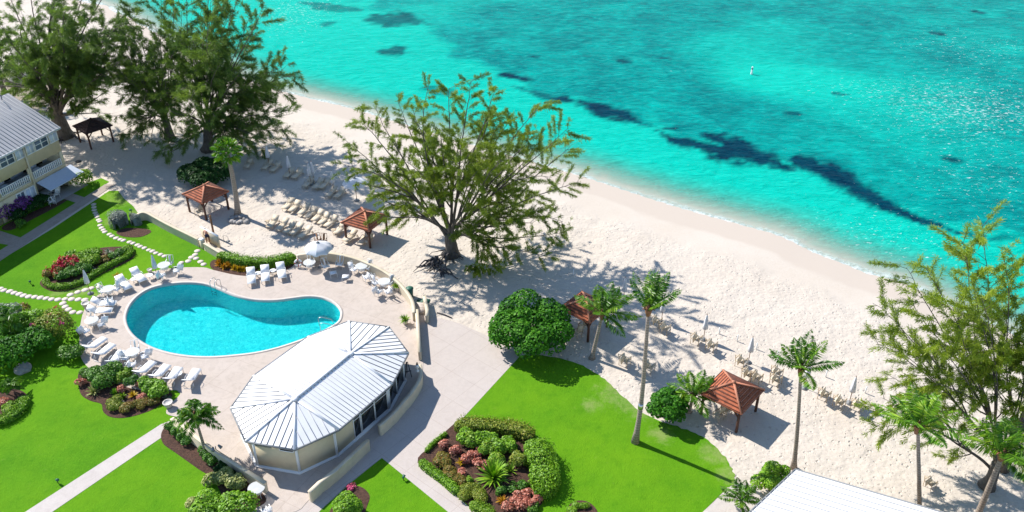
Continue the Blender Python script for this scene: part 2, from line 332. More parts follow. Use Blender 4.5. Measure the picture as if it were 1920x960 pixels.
# ---------------------------------------------------------------- mesh helpers
def rotz(a):
    c, s = math.cos(a), math.sin(a); return np.array([[c, -s, 0], [s, c, 0], [0, 0, 1.0]])
class MB:
    def __init__(s): s.v = []; s.f = []; s.n = 0; s.mi = []; s.cur = 0; s.var = []
    def add(s, v, f, var=0.5):
        v = np.asarray(v, float).reshape(-1, 3)
        s.v.append(v)
        for q in f: s.f.append(tuple(int(i) + s.n for i in q)); s.mi.append(s.cur)
        s.var.append(np.broadcast_to(np.asarray(var, float), (len(v),))); s.n += len(v)
    def box(s, c, size, rot=None, top=1.0):
        x, y, z = np.array(size) / 2
        v = np.array([[-x, -y, -z], [x, -y, -z], [x, y, -z], [-x, y, -z], [-x * top, -y * top, z], [x * top, -y * top, z], [x * top, y * top, z], [-x * top, y * top, z]])
        if rot is not None: v = v @ np.asarray(rot).T
        s.add(v + np.array(c), [(0, 3, 2, 1), (4, 5, 6, 7), (0, 1, 5, 4), (1, 2, 6, 5), (2, 3, 7, 6), (3, 0, 4, 7)])
    def beam(s, a, b, w_, h_=None, up=(0, 0, 1)):
        a = np.array(a, float); b = np.array(b, float); h_ = h_ or w_
        d = b - a; L = np.linalg.norm(d); d = d / L
        u = np.array(up, float)
        if abs(d @ u) > 0.95: u = np.array([1.0, 0, 0])
        x = np.cross(d, u); x /= np.linalg.norm(x); y = np.cross(x, d)
        s.box((a + b) / 2, (w_, L, h_), np.array([x, d, y]).T)
    def tube(s, pts, rad, n=6, cap=True):
        pts = np.asarray(pts, float); k = len(pts)
        rad = np.broadcast_to(np.asarray(rad, float), (k,))
        tg = np.gradient(pts, axis=0); tg /= np.linalg.norm(tg, axis=1)[:, None] + 1e-9
        ref = np.array([0.0, 0, 1]) if abs(tg[0][2]) < 0.9 else np.array([1.0, 0, 0])
        x = np.cross(tg, ref); x /= np.linalg.norm(x, axis=1)[:, None] + 1e-9
        y = np.cross(tg, x)
        a = np.arange(n) * 2 * np.pi / n
        v = pts[:, None] + rad[:, None, None] * (np.cos(a)[None, :, None] * x[:, None] + np.sin(a)[None, :, None] * y[:, None])
        f = []
        for i in range(k - 1):
            for j in range(n):
                f.append((i * n + j, i * n + (j + 1) % n, (i + 1) * n + (j + 1) % n, (i + 1) * n + j))
        if cap: f += [tuple(range(n))[::-1], tuple((k - 1) * n + j for j in range(n))]
        s.add(v.reshape(-1, 3), f)
    def lathe(s, prof, c=(0, 0, 0), n=16, scale=(1, 1)):
        a = np.arange(n) * 2 * np.pi / n; v = []; f = []
        for r_, z in prof: v += [(c[0] + r_ * scale[0] * math.cos(t), c[1] + r_ * scale[1] * math.sin(t), c[2] + z) for t in a]
        for i in range(len(prof) - 1):
            for j in range(n): f.append((i * n + j, i * n + (j + 1) % n, (i + 1) * n + (j + 1) % n, (i + 1) * n + j))
        f += [tuple(range(n))[::-1], tuple((len(prof) - 1) * n + j for j in range(n))]
        s.add(v, f)
    def prism(s, poly, z0, z1):
        n = len(poly); p = [(q[0], q[1]) for q in poly]
        v = [(x, y, z0) for x, y in p] + [(x, y, z1) for x, y in p]
        ar = sum(p[i][0] * p[(i + 1) % n][1] - p[(i + 1) % n][0] * p[i][1] for i in range(n))
        top = tuple(range(n, 2 * n)); bot = tuple(range(n))
        f = [top if ar > 0 else top[::-1], bot[::-1] if ar > 0 else bot]
        for i in range(n):
            j = (i + 1) % n; q = (i, j, n + j, n + i); f.append(q if ar > 0 else q[::-1])
        s.add(v, f)
    def leaves(s, pos, nrm, length, width, tip=None, var=None, fold=0.0):
        """one diamond leaf per position; nrm = face normals, tip = leaf directions"""
        n = len(pos)
        if n == 0: return
        nrm = nrm / (np.linalg.norm(nrm, axis=1)[:, None] + 1e-9)
        if tip is None: tip = rng.normal(size=(n, 3))
        tip = tip - (tip * nrm).sum(1)[:, None] * nrm
        tip /= np.linalg.norm(tip, axis=1)[:, None] + 1e-9
        sd_ = np.cross(nrm, tip)
        L = np.broadcast_to(np.asarray(length, float), (n,))[:, None]; W = np.broadcast_to(np.asarray(width, float), (n,))[:, None]
        v = np.stack([pos - tip * L * .5, pos + sd_ * W * .5 + nrm * fold * W, pos + tip * L * .5, pos - sd_ * W * .5 + nrm * fold * W], 1)
        if var is None: var = rng.random(n)
        i = np.arange(n)[:, None] * 4 + np.arange(4)[None]
        s.add(v.reshape(-1, 3), i.tolist(), np.repeat(var, 4))
    def strands(s, base, tip, width, var):
        """thin triangles from base to tip"""
        n = len(base)
        if n == 0: return
        d = tip - base
        sd_ = np.cross(d, rng.normal(size=(n, 3))); sd_ /= np.linalg.norm(sd_, axis=1)[:, None] + 1e-9
        W = np.broadcast_to(np.asarray(width, float), (n,))[:, None]
        v = np.stack([base - sd_ * W * .3, base + d * .55 + sd_ * W * .6, tip, base + d * .5 - sd_ * W * .6], 1)
        i = np.arange(n)[:, None] * 4 + np.arange(4)[None]
        s.add(v.reshape(-1, 3), i.tolist(), np.repeat(var, 4))
    def build(s, name, mats, parent=None, loc=None, smooth=False):
        me = bpy.data.meshes.new(name)
        v = np.concatenate(s.v) if s.v else np.zeros((0, 3))
        me.vertices.add(len(v)); me.vertices.foreach_set('co', v.ravel())
        cnt = np.array([len(f) for f in s.f], int)
        me.loops.add(int(cnt.sum())); me.polygons.add(len(cnt))
        me.loops.foreach_set('vertex_index', np.array([i for f in s.f for i in f], int))
        me.polygons.foreach_set('loop_start', np.concatenate([[0], np.cumsum(cnt)[:-1]]).astype(int))
        me.polygons.foreach_set('loop_total', cnt)
        me.polygons.foreach_set('material_index', np.array(s.mi, int))
        if smooth: me.polygons.foreach_set('use_smooth', np.ones(len(cnt), bool))
        a = me.attributes.new('var', 'FLOAT', 'POINT'); a.data.foreach_set('value', np.concatenate(s.var).astype(np.float32))
        for mm in (mats if isinstance(mats, (list, tuple)) else [mats]): me.materials.append(mm if not isinstance(mm, str) else M[mm])
        me.update(); me.validate()
        o = bpy.data.objects.new(name, me); C.objects.link(o)
        if parent: o.parent = parent
        if loc is not None: o.location = loc
        return o

LAB = []                                            # things that wait for their label
def tag(o, label, cat, group=None):
    o['label'] = label; o['category'] = cat
    if group: o['group'] = group
    return o
def later(o, desc, cat, group=None, key=None):
    """the label gets its place in the row once all look-alikes stand"""
    o['category'] = cat
    if group: o['group'] = group
    LAB.append((o, desc, key)); return o
def thing(name, loc, rz=0.0):
    o = bpy.data.objects.new(name, None); C.objects.link(o); o.location = loc; o.rotation_euler = (0, 0, rz)
    o.empty_display_size = 0.2; return o
def struct(o): o['kind'] = 'structure'; return o
def kids(o): return [c for c in C.objects if c.parent == o]
def copy_tree(o, parent=None):
    c = o.copy(); C.objects.link(c); c.parent = parent
    for k in kids(o): copy_tree(k, c)
    return c
class Proto:                                        # first use moves the original, later uses copy it
    def __init__(s, root): s.root = root; s.used = False
    def place(s, loc, rz=0.0, scale=1.0):
        o = s.root if not s.used else copy_tree(s.root)
        if s.used:
            for k in ('label', 'category', 'group'):
                if k in o: del o[k]
        s.used = True
        o.location = loc; o.rotation_euler = (0, 0, rz); o.scale = (scale,) * 3
        return o
def smooth_line(pts, closed=False, k=6):
    p = np.array(pts, float); n = len(p); out = []
    for i in range(n if closed else n - 1):
        a, b, c_, d = (p[(i - 1) % n], p[i], p[(i + 1) % n], p[(i + 2) % n]) if closed else (p[max(i - 1, 0)], p[i], p[i + 1], p[min(i + 2, n - 1)])
        for t in np.arange(k) / k:
            out.append(0.5 * (2 * b + (c_ - a) * t + (2 * a - 5 * b + 4 * c_ - d) * t ** 2 + (3 * b - a - 3 * c_ + d) * t ** 3))
    if not closed: out.append(p[-1])
    return np.array(out)
def ground_line(pxs, z=0.0, closed=False, k=6, smooth=True):
    w_ = [at(x, y, z) for x, y in pxs]
    return smooth_line(w_, closed, k) if smooth else np.array(w_)
def sheet(name, outer, z, mat_, holes=(), skirt=0.0):
    loops = [[Vector((p[0], p[1], 0)) for p in outer]] + [[Vector((p[0], p[1], 0)) for p in h_] for h_ in holes]
    tris = tessellate_polygon(loops)
    flat = [p for l in loops for p in l]
    b = MB(); v = [(p.x, p.y, z) for p in flat]; f = []
    for t in tris:
        a, b_, c_ = (flat[i] for i in t)
        f.append(t if (b_ - a).cross(c_ - a).z > 0 else t[::-1])
    b.add(v, f)
    if skirt:
        n = len(outer)
        v = [(p[0], p[1], z) for p in outer] + [(p[0], p[1], z - skirt) for p in outer]
        b.add(v, [(i, (i + 1) % n, n + (i + 1) % n, n + i) for i in range(n)])
    return b.build(name, mat_)

# ---------------------------------------------------------------- value noise for placing seabed patches
_grid = rng.random((256, 256))
def vnoise(x, y, oct_=4):
    out = 0; amp = 1; tot = 0
    for o in range(oct_):
        xi = np.floor(x).astype(int); yi = np.floor(y).astype(int); fx = x - xi; fy = y - yi
        fx = fx * fx * (3 - 2 * fx); fy = fy * fy * (3 - 2 * fy)
        g = lambda a, b: _grid[a % 256, b % 256]
        out = out + amp * ((g(xi, yi) * (1 - fx) + g(xi + 1, yi) * fx) * (1 - fy) + (g(xi, yi + 1) * (1 - fx) + g(xi + 1, yi + 1) * fx) * fy)
        tot += amp; amp *= 0.55; x = x * 2.03 + 11.3; y = y * 2.03 + 5.7
    return out / tot
def seg_dist(X, Y, line):
    """unsigned distance, side (+ left of travel)"""
    best = np.full(X.shape, 1e9); side = np.zeros(X.shape)
    for a, b in zip(line[:-1], line[1:]):
        d = b[:2] - a[:2]; L2 = d @ d
        t = np.clip(((X - a[0]) * d[0] + (Y - a[1]) * d[1]) / L2, 0, 1)
        dx = X - a[0] - t * d[0]; dy = Y - a[1] - t * d[1]; q = np.hypot(dx, dy)
        cr = d[0] * (Y - a[1]) - d[1] * (X - a[0])
        up = q < best; best = np.where(up, q, best); side = np.where(up, np.sign(cr), side)
    return best, side
sstep = lambda a, b, x: (lambda t: t * t * (3 - 2 * t))(np.clip((x - a) / (b - a), 0, 1))
SEA_Z = -0.4
shore = ground_line([(-260, -110), (150, 2), (262, 55), (440, 150), (557, 188), (640, 208), (720, 232), (900, 287), (1060, 333), (1240, 392), (1380, 432), (1450, 452),
                     (1510, 482), (1573, 506), (1623, 527), (1683, 542), (1800, 600), (1920, 655), (2300, 850)], SEA_Z, k=4)
shore = np.vstack([shore[0] + (shore[0] - shore[1]) / np.linalg.norm(shore[0] - shore[1]) * 3000, shore, shore[-1] + (shore[-1] - shore[-2]) / np.linalg.norm(shore[-1] - shore[-2]) * 3000])
def axis(lo, hi, step, far):
    a = np.arange(lo, hi + step / 2, step); s_ = step; l = [lo]; r_ = [hi]
    while l[-1] > -far: s_ *= 1.5; l.append(l[-1] - s_)
    s_ = step
    while r_[-1] < far: s_ *= 1.5; r_.append(r_[-1] + s_)
    return np.concatenate([l[1:][::-1], a, r_[1:]])
def grid_mesh(name, xs, ys, Z, attrs, mat_, keep=None):
    X, Y = np.meshgrid(xs, ys); ny, nx = X.shape
    me = bpy.data.meshes.new(name)
    v = np.stack([X, Y, Z], -1).reshape(-1, 3)
    i = (np.arange(ny - 1)[:, None] * nx + np.arange(nx - 1)[None]).ravel()
    f = np.stack([i, i + 1, i + nx + 1, i + nx], 1)
    if keep is not None:
        kk = keep.ravel(); f = f[kk[f].any(1)]
        used = np.zeros(len(v), bool); used[f] = True; mp = np.cumsum(used) - 1; f = mp[f]; v = v[used]
    else: used = np.ones(len(v), bool)
    me.vertices.add(len(v)); me.vertices.foreach_set('co', v.ravel())
    me.loops.add(f.size); me.polygons.add(len(f)); me.loops.foreach_set('vertex_index', f.ravel())
    me.polygons.foreach_set('loop_start', np.arange(len(f)) * 4); me.polygons.foreach_set('loop_total', np.full(len(f), 4))
    me.polygons.foreach_set('use_smooth', np.ones(len(f), bool))
    for k, a in attrs.items():
        at_ = me.attributes.new(k, 'FLOAT', 'POINT'); at_.data.foreach_set('value', a.ravel()[used].astype(np.float32))
    me.materials.append(mat_); me.update()
    o = bpy.data.objects.new(name, me); C.objects.link(o); return struct(o)

# ---------------------------------------------------------------- ground
xs = axis(-70, 60, 0.8, 3000); ys = axis(34, 125, 0.8, 3000)
X, Y = np.meshgrid(xs, ys)
d, s_ = seg_dist(X, Y, shore); inland = -d * s_
Z = np.where(inland > 0, SEA_Z + (0 - SEA_Z) * sstep(-3.0, 8.0, inland), 0)
Z = np.where(inland <= 0, np.maximum(SEA_Z + 0.4 * sstep(-3, 8, inland) - 0.10 * np.maximum(-inland - 1, 0), -4.0), Z)
Z = Z + (vnoise(X * 0.35, Y * 0.35, 3) - 0.5) * 0.10 * sstep(1, 4, inland) * (1 - sstep(12, 16, inland))
grid_mesh('sand', xs, ys, Z, {'inland': inland}, M['sand'])

# ---------------------------------------------------------------- sea
xs = axis(-62, 92, 0.55, 3000); ys = axis(52, 146, 0.55, 3000)
X, Y = np.meshgrid(xs, ys)
d, s_ = seg_dist(X, Y, shore); offs = d * s_
w1 = (vnoise(X * 0.22, Y * 0.22, 5) - 0.5); w2 = (vnoise(X * 0.9 + 40, Y * 0.9, 4) - 0.5)
reef = np.zeros(X.shape)
def stroke(pxs, width, rag=1.0, dark=1.0):
    """a band of seagrass on the seabed, ragged along its edges"""
    global reef
    l = ground_line([(p[0], p[1]) for p in pxs], SEA_Z, k=5)
    wl = np.interp(np.linspace(0, 1, len(l)), np.linspace(0, 1, len(width)), width)
    best = np.full(X.shape, -9.0)
    for (a, b, wa) in zip(l[:-1], l[1:], wl):
        q, _ = seg_dist(X, Y, np.array([a, b])); best = np.maximum(best, 1 - q / wa)
    reef = np.maximum(reef, dark * sstep(-0.30, 0.62, best + (w1 * 2.2 + w2 * 2.0) * rag))
stroke([(1040, 183), (1085, 190), (1130, 203), (1176, 220)], [0.4, 1.3, 1.9, 1.2], .75)
stroke([(945, 140), (985, 149)], [0.9, 1.1], .8)
stroke([(960, 160), (1005, 176), (1040, 184)], [0.4, 0.5, 0.5], 1.1, .6)
stroke([(1176, 222), (1225, 240), (1262, 262)], [0.6, 0.6, 0.7], 1.1, .8)
stroke([(1240, 240), (1265, 241)], [0.5, 0.4], .9)
stroke([(1255, 262), (1310, 272), (1360, 283), (1420, 295), (1478, 315)], [0.6, 1.2, 2.2, 1.9, 0.7], .7)
stroke([(1318, 250), (1350, 262), (1400, 280)], [0.6, 1.7, 1.5], .8)
stroke([(1495, 303), (1530, 312), (1570, 330), (1610, 355), (1650, 378), (1690, 398), (1740, 417), (1800, 437)], [1.3, 2.0, 1.9, 1.6, 1.2, 0.8, 0.8, 0.9], .65)
stroke([(1800, 437), (1850, 446), (1900, 444)], [0.9, 1.2, 0.8], 1.1, .75)
stroke([(700, 38), (745, 35), (790, 44)], [1.5, 3.2, 1.6], 1.0, .75)
stroke([(715, 97), (740, 94), (755, 92)], [0.8, 1.7, 0.8], .9, .8)
stroke([(560, 5), (600, 10), (660, 18)], [0.8, 1.4, 1.0], 1.2, .6)
stroke([(610, 45), (622, 43)], [0.9, 0.9], 1.0, .6)
stroke([(805, 165), (835, 172)], [0.9, 0.9], 1.2, .55)
for p, r_ in [((1168, 114), .8), ((1486, 212), .7), ((1787, 299), 1.0), ((1247, 108), .6), ((1575, 175), .7), ((1000, 105), .6), ((1835, 22), .9), ((1755, 62), .8)]:
    stroke([(p[0] - 6, p[1]), (p[0] + 8, p[1] + 2)], [r_, r_ * .8], .6, .85)
# seaward of the band the bed is mottled with thin grass
edge = ground_line([(560, -60), (640, -5), (800, 60), (930, 140), (1040, 184), (1176, 222), (1260, 262), (1400, 296), (1500, 315), (1600, 358), (1700, 402), (1800, 438), (1990, 470)], SEA_Z, k=4)
ed, es = seg_dist(X, Y, edge)
mott = sstep(-1.5, 2.5, ed * es + (w1 * 9)) * np.clip(0.50 + vnoise(X * 0.055 + 9, Y * 0.11, 4) * 0.9, 0, 1)
def blob(px, py, rx, ry):
    p = at(px, py, SEA_Z); return np.exp(-(((X - p[0]) / rx) ** 2 + ((Y - p[1]) / ry) ** 2))
mott = np.clip(mott - 0.75 * blob(1390, 110, 9, 12) - 0.6 * blob(1620, 175, 12, 9) - 0.5 * blob(1480, 150, 8, 6) - .3 * blob(1700, 260, 9, 7) - .5 * blob(820, 15, 9, 9)
               + 0.5 * blob(1380, 190, 8, 4) + .5 * blob(1000, 60, 16, 14) + .35 * blob(1230, 130, 12, 7) + .3 * blob(1200, 20, 18, 10), 0, 1)
wcap_glint = np.clip(0.06 + 0.5 * blob(1780, 220, 14, 8) + 0.45 * blob(1880, 190, 12, 9) + .35 * blob(1620, 165, 12, 4) + .5 * blob(1850, 340, 10, 9) + .65 * blob(545, 25, 9, 14) + .5 * blob(1830, 90, 14, 10) + .42 * blob(1560, 430, 12, 4) + .25 * blob(1250, 380, 14, 3.5)
               + .35 * blob(1700, 480, 8, 4), 0, 1)  # faint flecks everywhere, stronger where glints and whitecaps are painted
grid_mesh('sea', xs, ys, np.full(X.shape, SEA_Z), {'offshore': offs, 'reef': reef, 'mottle': mott, 'cap_glint': wcap_glint}, M['sea'], keep=offs > -4)

# ---------------------------------------------------------------- lawns, paths, deck, pool
g = lambda pts, **k: ground_line(pts, 0.0, **k)
lawnL = g([(-500, 760), (-120, 556), (0, 489), (100, 428), (205, 358), (222, 358), (232, 372), (250, 387), (262, 404), (300, 424), (350, 446), (412, 476), (425, 498), (420, 520), (380, 510), (330, 512), (285, 519), (235, 537), (195, 557), (172, 575), (163, 600), (160, 640), (165, 672), (190, 697), (240, 722), (325, 726), (345, 745), (330, 775), (360, 830), (480, 915), (470, 1000), (300, 1100), (-500, 1100)], smooth=False)
struct(sheet('lawn', lawnL, 0.020, M['lawn_l'], skirt=0.05))
lawnM = g([(716, 859), (842, 962), (960, 1060), (560, 1060), (570, 990), (604, 955), (655, 908)], smooth=False)
struct(sheet('lawn', lawnM, 0.024, M['lawn_m'], skirt=0.05))
right_edge = smooth_line([at(*p) for p in [(972, 668), (1010, 665), (1060, 675), (1100, 690), (1135, 712), (1160, 735), (1185, 760), (1225, 785), (1270, 800), (1310, 815), (1345, 842), (1366, 868), (1377, 893), (1374, 908), (1362, 916)]], k=5)
right_edge[1:-1, :2] += (rng.random((len(right_edge) - 2, 2)) - .5) * 0.16
lawnR = np.vstack([right_edge, g([(1318, 960), (1240, 1050), (1000, 1060), (890, 962), (784, 868), (872, 780)], smooth=False)])
struct(sheet('lawn', lawnR, 0.022, M['lawn_r'], skirt=0.05))
struct(sheet('sidewalk', g([(-300, 640), (0, 470), (197, 346), (218, 346), (207, 352), (0, 490), (-300, 668)], smooth=False), 0.034, M['side'], skirt=0.05))
lawnB = g([(-200, 590), (0, 470), (205, 341), (190, 334), (150, 348), (60, 392), (0, 424), (-200, 530)], smooth=False)
struct(sheet('lawn', lawnB, 0.018, M['lawn_m']))
for q in ([(113, 371), (133, 362), (166, 373), (147, 382)], [(-30, 441), (0, 433), (42, 447), (18, 460), (-30, 452)]):
    struct(sheet('path', g(q, smooth=False), 0.030, M['side']))
struct(sheet('path', g([(318, 790), (302, 796), (45, 962), (-80, 1045), (-30, 1090), (96, 962), (307, 818), (345, 800)], smooth=False), 0.034, M['path'], skirt=0.05))
struct(sheet('path', g([(1420, 905), (1372, 910), (1318, 960), (1240, 1040), (1330, 1060), (1440, 950)], smooth=False), 0.030, M['path'], skirt=0.05))
walk = g([(770, 590), (800, 593), (830, 598), (862, 607), (905, 626), (968, 662), (974, 669), (872, 780), (784, 868), (892, 962), (980, 1060), (940, 1060), (842, 962), (716, 859), (655, 906), (605, 953), (570, 990), (560, 1060), (420, 1060), (480, 930), (500, 900), (600, 820), (720, 740), (770, 680)], smooth=False)
struct(sheet('walkway', walk, 0.030, M['walk'], skirt=0.05))
pool_px = [(237, 600), (239, 585), (247, 569), (263, 553), (285, 541), (315, 534), (350, 531), (380, 533), (405, 540), (430, 551), (455, 559), (485, 564), (520, 564), (552, 560), (580, 557), (606, 560), (625, 568), (636, 580), (638, 592), (631, 606), (600, 623), (560, 639), (520, 652), (480, 661), (440, 666), (400, 669), (360, 668), (320, 662), (285, 651), (258, 635), (243, 618)]
pool = g(pool_px, closed=True, k=4)
def offset_loop(l, r_):
    t = np.roll(l, -1, 0) - np.roll(l, 1, 0); n_ = np.stack([t[:, 1], -t[:, 0]], 1); n_ /= np.linalg.norm(n_, axis=1)[:, None]
    ar = (l[:, 0] * np.roll(l[:, 1], -1) - np.roll(l[:, 0], -1) * l[:, 1]).sum()
    o = l.copy(); o[:, :2] += n_ * r_ * (1 if ar > 0 else -1); return o
pool_out = offset_loop(pool, 0.22)
deck_px = [(330, 782), (312, 776), (318, 760), (338, 740), (330, 732), (300, 734), (250, 730), (210, 716), (178, 700), (157, 680), (149, 660), (149, 640), (151, 610), (157, 585), (168, 566), (195, 548), (235, 528), (285, 510), (330, 503), (380, 502), (400, 507), (440, 516), (470, 518), (520, 512), (545, 503), (560, 492), (600, 487), (625, 489), (660, 496), (690, 507), (718, 522), (742, 541), (762, 562), (775, 584), (787, 606), (793, 670), (792, 700), (786, 728), (770, 752), (740, 785), (714, 815), (690, 838), (628, 892), (582, 935), (555, 960), (500, 960), (497, 918), (440, 872), (380, 828)]
deck = g(deck_px, k=3)
struct(sheet('pool_deck', deck, 0.050, M['deck'], holes=[pool_out], skirt=0.08))
b = MB(); n = len(pool)
v = np.vstack([np.c_[pool_out[:, :2], np.full(n, 0.075)], np.c_[pool[:, :2], np.full(n, 0.075)], np.c_[pool[:, :2], np.full(n, -0.25)], np.c_[pool_out[:, :2], np.full(n, 0.0)]])
f = []
for i in range(n):
    j = (i + 1) % n
    f += [(i, j, n + j, n + i), (n + i, n + j, 2 * n + j, 2 * n + i), (3 * n + i, 3 * n + j, j, i)]
b.add(v, f); struct(b.build('pool_coping', M['coping']))
b = MB(); inn = offset_loop(pool, -0.01)
low = offset_loop(pool, -0.10)
v = np.vstack([np.c_[pool[:, :2], np.full(n, -0.16)], np.c_[low[:, :2], np.full(n, -1.7)]])
b.add(v, [(i, (i + 1) % n, n + (i + 1) % n, n + i) for i in range(n)])
tr_ = tessellate_polygon([[Vector((p[0], p[1], 0)) for p in low]])
b.add(np.c_[low[:, :2], np.full(n, -1.7)], tr_)
struct(b.build('pool_basin', M['pool']))
struct(sheet('pool_water', inn, -0.12, M['pool_water']))
# sand must open under the pool: cut the hole
sand = bpy.data.objects['sand']
bm = bmesh.new(); bm.from_mesh(sand.data)
pp = offset_loop(pool, 0.2)[:, :2]
def inside(x, y, poly):
    r_ = False; j = len(poly) - 1
    for i in range(len(poly)):
        if (poly[i][1] > y) != (poly[j][1] > y) and x < (poly[j][0] - poly[i][0]) * (y - poly[i][1]) / (poly[j][1] - poly[i][1]) + poly[i][0]: r_ = not r_
        j = i
    return r_
lo, hi = pp.min(0), pp.max(0)
kill = [f_ for f_ in bm.faces if any(lo[0] <= v_.co.x <= hi[0] and lo[1] <= v_.co.y <= hi[1] and inside(v_.co.x, v_.co.y, pp) for v_ in f_.verts)]
bmesh.ops.delete(bm, geom=kill, context='FACES'); bm.to_mesh(sand.data); bm.free()

# planting beds
def bed(pts, z=0.04, m_='mulch', name='planting_soil'):
    return struct(sheet(name, g(pts, closed=True, k=4), z, M[m_], skirt=0.04))
bed([(76, 535), (80, 524), (110, 500), (150, 478), (185, 466), (225, 463), (245, 467), (254, 474), (248, 486), (222, 500), (190, 515), (150, 538), (120, 546), (95, 546)])
bed([(147, 715), (148, 700), (165, 690), (200, 700), (240, 712), (285, 720), (318, 735), (322, 745), (300, 760), (278, 772), (240, 783), (210, 783), (194, 773), (190, 758), (170, 752), (152, 740)])
bed([(303, 812), (318, 796), (345, 808), (400, 850), (450, 892), (492, 925), (495, 945), (440, 960), (400, 900), (372, 880), (330, 850), (306, 832)])
bed([(783, 868), (810, 835), (846, 800), (870, 786), (930, 790), (985, 805), (1020, 850), (1036, 895), (1020, 940), (985, 965), (930, 975), (890, 957), (840, 915)])
bed([(640, 925), (660, 912), (680, 915), (693, 930), (688, 950), (670, 985), (610, 985)])
bed([(1062, 962), (1070, 945), (1085, 939), (1105, 943), (1120, 960), (1110, 980), (1070, 980)])
bed([(396, 503), (400, 488), (440, 490), (500, 497), (552, 490), (558, 496), (540, 505), (500, 513), (460, 518), (425, 515)])
bed([(-20, 750), (20, 730), (48, 738), (52, 760), (30, 785), (0, 796), (-30, 800)])
bed([(218, 436), (238, 428), (275, 430), (283, 436), (262, 445), (232, 444)])
bed([(5, 425), (60, 398), (100, 382), (130, 372), (110, 386), (60, 412), (20, 432)], 0.026)

# stepping stones
stone_proto = None
def stone(px, py, desc, grp, r_=0.27):
    global stone_proto
    if stone_proto is None:
        b = MB(); a = np.linspace(0, 2 * np.pi, 18, endpoint=False)
        q = [(math.cos(t) * (1 + .03 * math.sin(3 * t)), math.sin(t) * (1 + .03 * math.cos(2 * t))) for t in a]
        b.prism(q, 0.0, 0.16); o = b.build('stepping_stone', 'stone'); stone_proto = o
    else: o = stone_proto.copy(); C.objects.link(o)
    p = at(px, py); o.location = (p[0], p[1], 0.0); o.rotation_euler = (0, 0, rng.random() * 6); k_ = r_ * (0.94 + rng.random() * .12); o.scale = (k_, k_, .24)
    tag(o, desc, 'stepping stone', grp)
def z2(x, y): return (160 + x / 8.725, 370 + y / 8.725)
def z1(x, y): return (x / 12, 520 + y / 12)
for x, y in [(137, 118), (140, 165), (147, 210), (163, 254), (183, 290), (195, 325), (220, 372), (238, 398), (240, 460), (267, 503), (297, 537), (320, 570), (395, 608), (438, 638), (504, 670), (573, 692), (623, 708), (725, 735), (780, 755), (853, 783), (900, 808), (968, 832), (1040, 865), (1098, 884), (1155, 915), (1230, 940), (1295, 965)]:
    stone(*z2(x, y), 'round pale stepping stone in the curved path from the sidewalk to the pool deck', 'stones of the curved upper path', 0.25)
for x, y in [(10, 262), (85, 297), (220, 320), (318, 355), (432, 380), (530, 415), (645, 437), (780, 446), (908, 462), (1040, 477), (1160, 498), (1305, 505)]:
    stone(*z1(x, y), 'round pale stepping stone in the long row crossing the lawn toward the pool', 'stones of the long lower path', 0.28)
for x, y in [(1465, 495), (1610, 497), (1762, 503), (1910, 513)]: stone(*z1(x, y), 'round stepping stone in the middle branch leading to the white loungers', 'stones of the middle branch', 0.28)
for x, y in [(1583, 398), (1750, 338), (1915, 290)]: stone(*z1(x, y), 'round stepping stone in the upper branch beside the oval flower bed', 'stones of the upper branch', 0.28)
stone(171, 541, 'round stepping stone in the upper branch beside the oval flower bed', 'stones of the upper branch', .28)
stone(186, 538, 'round stepping stone in the upper branch beside the oval flower bed', 'stones of the upper branch', .28)
for x, y in [(1418, 592), (1470, 667), (1540, 730), (1640, 790), (1795, 797)]: stone(*z1(x, y), 'round stepping stone in the lower branch curving to the deck corner', 'stones of the lower branch', 0.28)
for x, y in [(340, 493), (353, 490), (359, 483), (366, 478), (370, 471), (368, 485), (376, 491), (382, 496)]:
    stone(x, y, 'round stepping stone in the forked group below the cream wall', 'stones of the forked group', 0.27)

# ---------------------------------------------------------------- walls
def wall(pxs, hgt, label, th=0.24, smooth=True, mat_='cream_pale', name='garden_wall', k=5):
    """pxs follow the wall's top"""
    l = ground_line(pxs, hgt, k=k, smooth=smooth)[:, :2]
    t = np.gradient(l, axis=0); nn = np.stack([-t[:, 1], t[:, 0]], 1); nn /= np.linalg.norm(nn, axis=1)[:, None]
    root = thing(name, (*l[0], 0)); o_ = l[0]
    A = l + nn * th / 2 - o_; B = l - nn * th / 2 - o_; n = len(l)
    b = MB(); v = np.vstack([np.c_[A, np.zeros(n)], np.c_[A, np.full(n, hgt - .06)], np.c_[B, np.full(n, hgt - .06)], np.c_[B, np.zeros(n)]])
    f = [(i + 1, i, n + i, n + i + 1) for i in range(n - 1)] + [(2 * n + i + 1, 2 * n + i, 3 * n + i, 3 * n + i + 1) for i in range(n - 1)]
    f += [(0, 3 * n, 2 * n, n), (n - 1, 2 * n - 1, 3 * n - 1, 4 * n - 1)]
    b.add(v, f); b.build('wall_face', mat_, root)
    A2 = l + nn * (th / 2 + .02) - o_; B2 = l - nn * (th / 2 + .02) - o_
    e0 = (l[0] - l[1]) / np.linalg.norm(l[0] - l[1]) * .02; e1 = (l[-1] - l[-2]) / np.linalg.norm(l[-1] - l[-2]) * .02
    A2[0] += e0; B2[0] += e0; A2[-1] += e1; B2[-1] += e1
    b = MB(); v = np.vstack([np.c_[A2, np.full(n, hgt - .06)], np.c_[A2, np.full(n, hgt)], np.c_[B2, np.full(n, hgt)], np.c_[B2, np.full(n, hgt - .06)]])
    f = []
    for i in range(n - 1):
        for k_ in range(4): f.append((k_ * n + i + 1, k_ * n + i, ((k_ + 1) % 4) * n + i, ((k_ + 1) % 4) * n + i + 1))
    f += [(0, 3 * n, 2 * n, n), (n - 1, 2 * n - 1, 3 * n - 1, 4 * n - 1)]
    b.add(v, f); b.build('coping', 'cream_pale', root)
    return tag(root, label, 'wall')
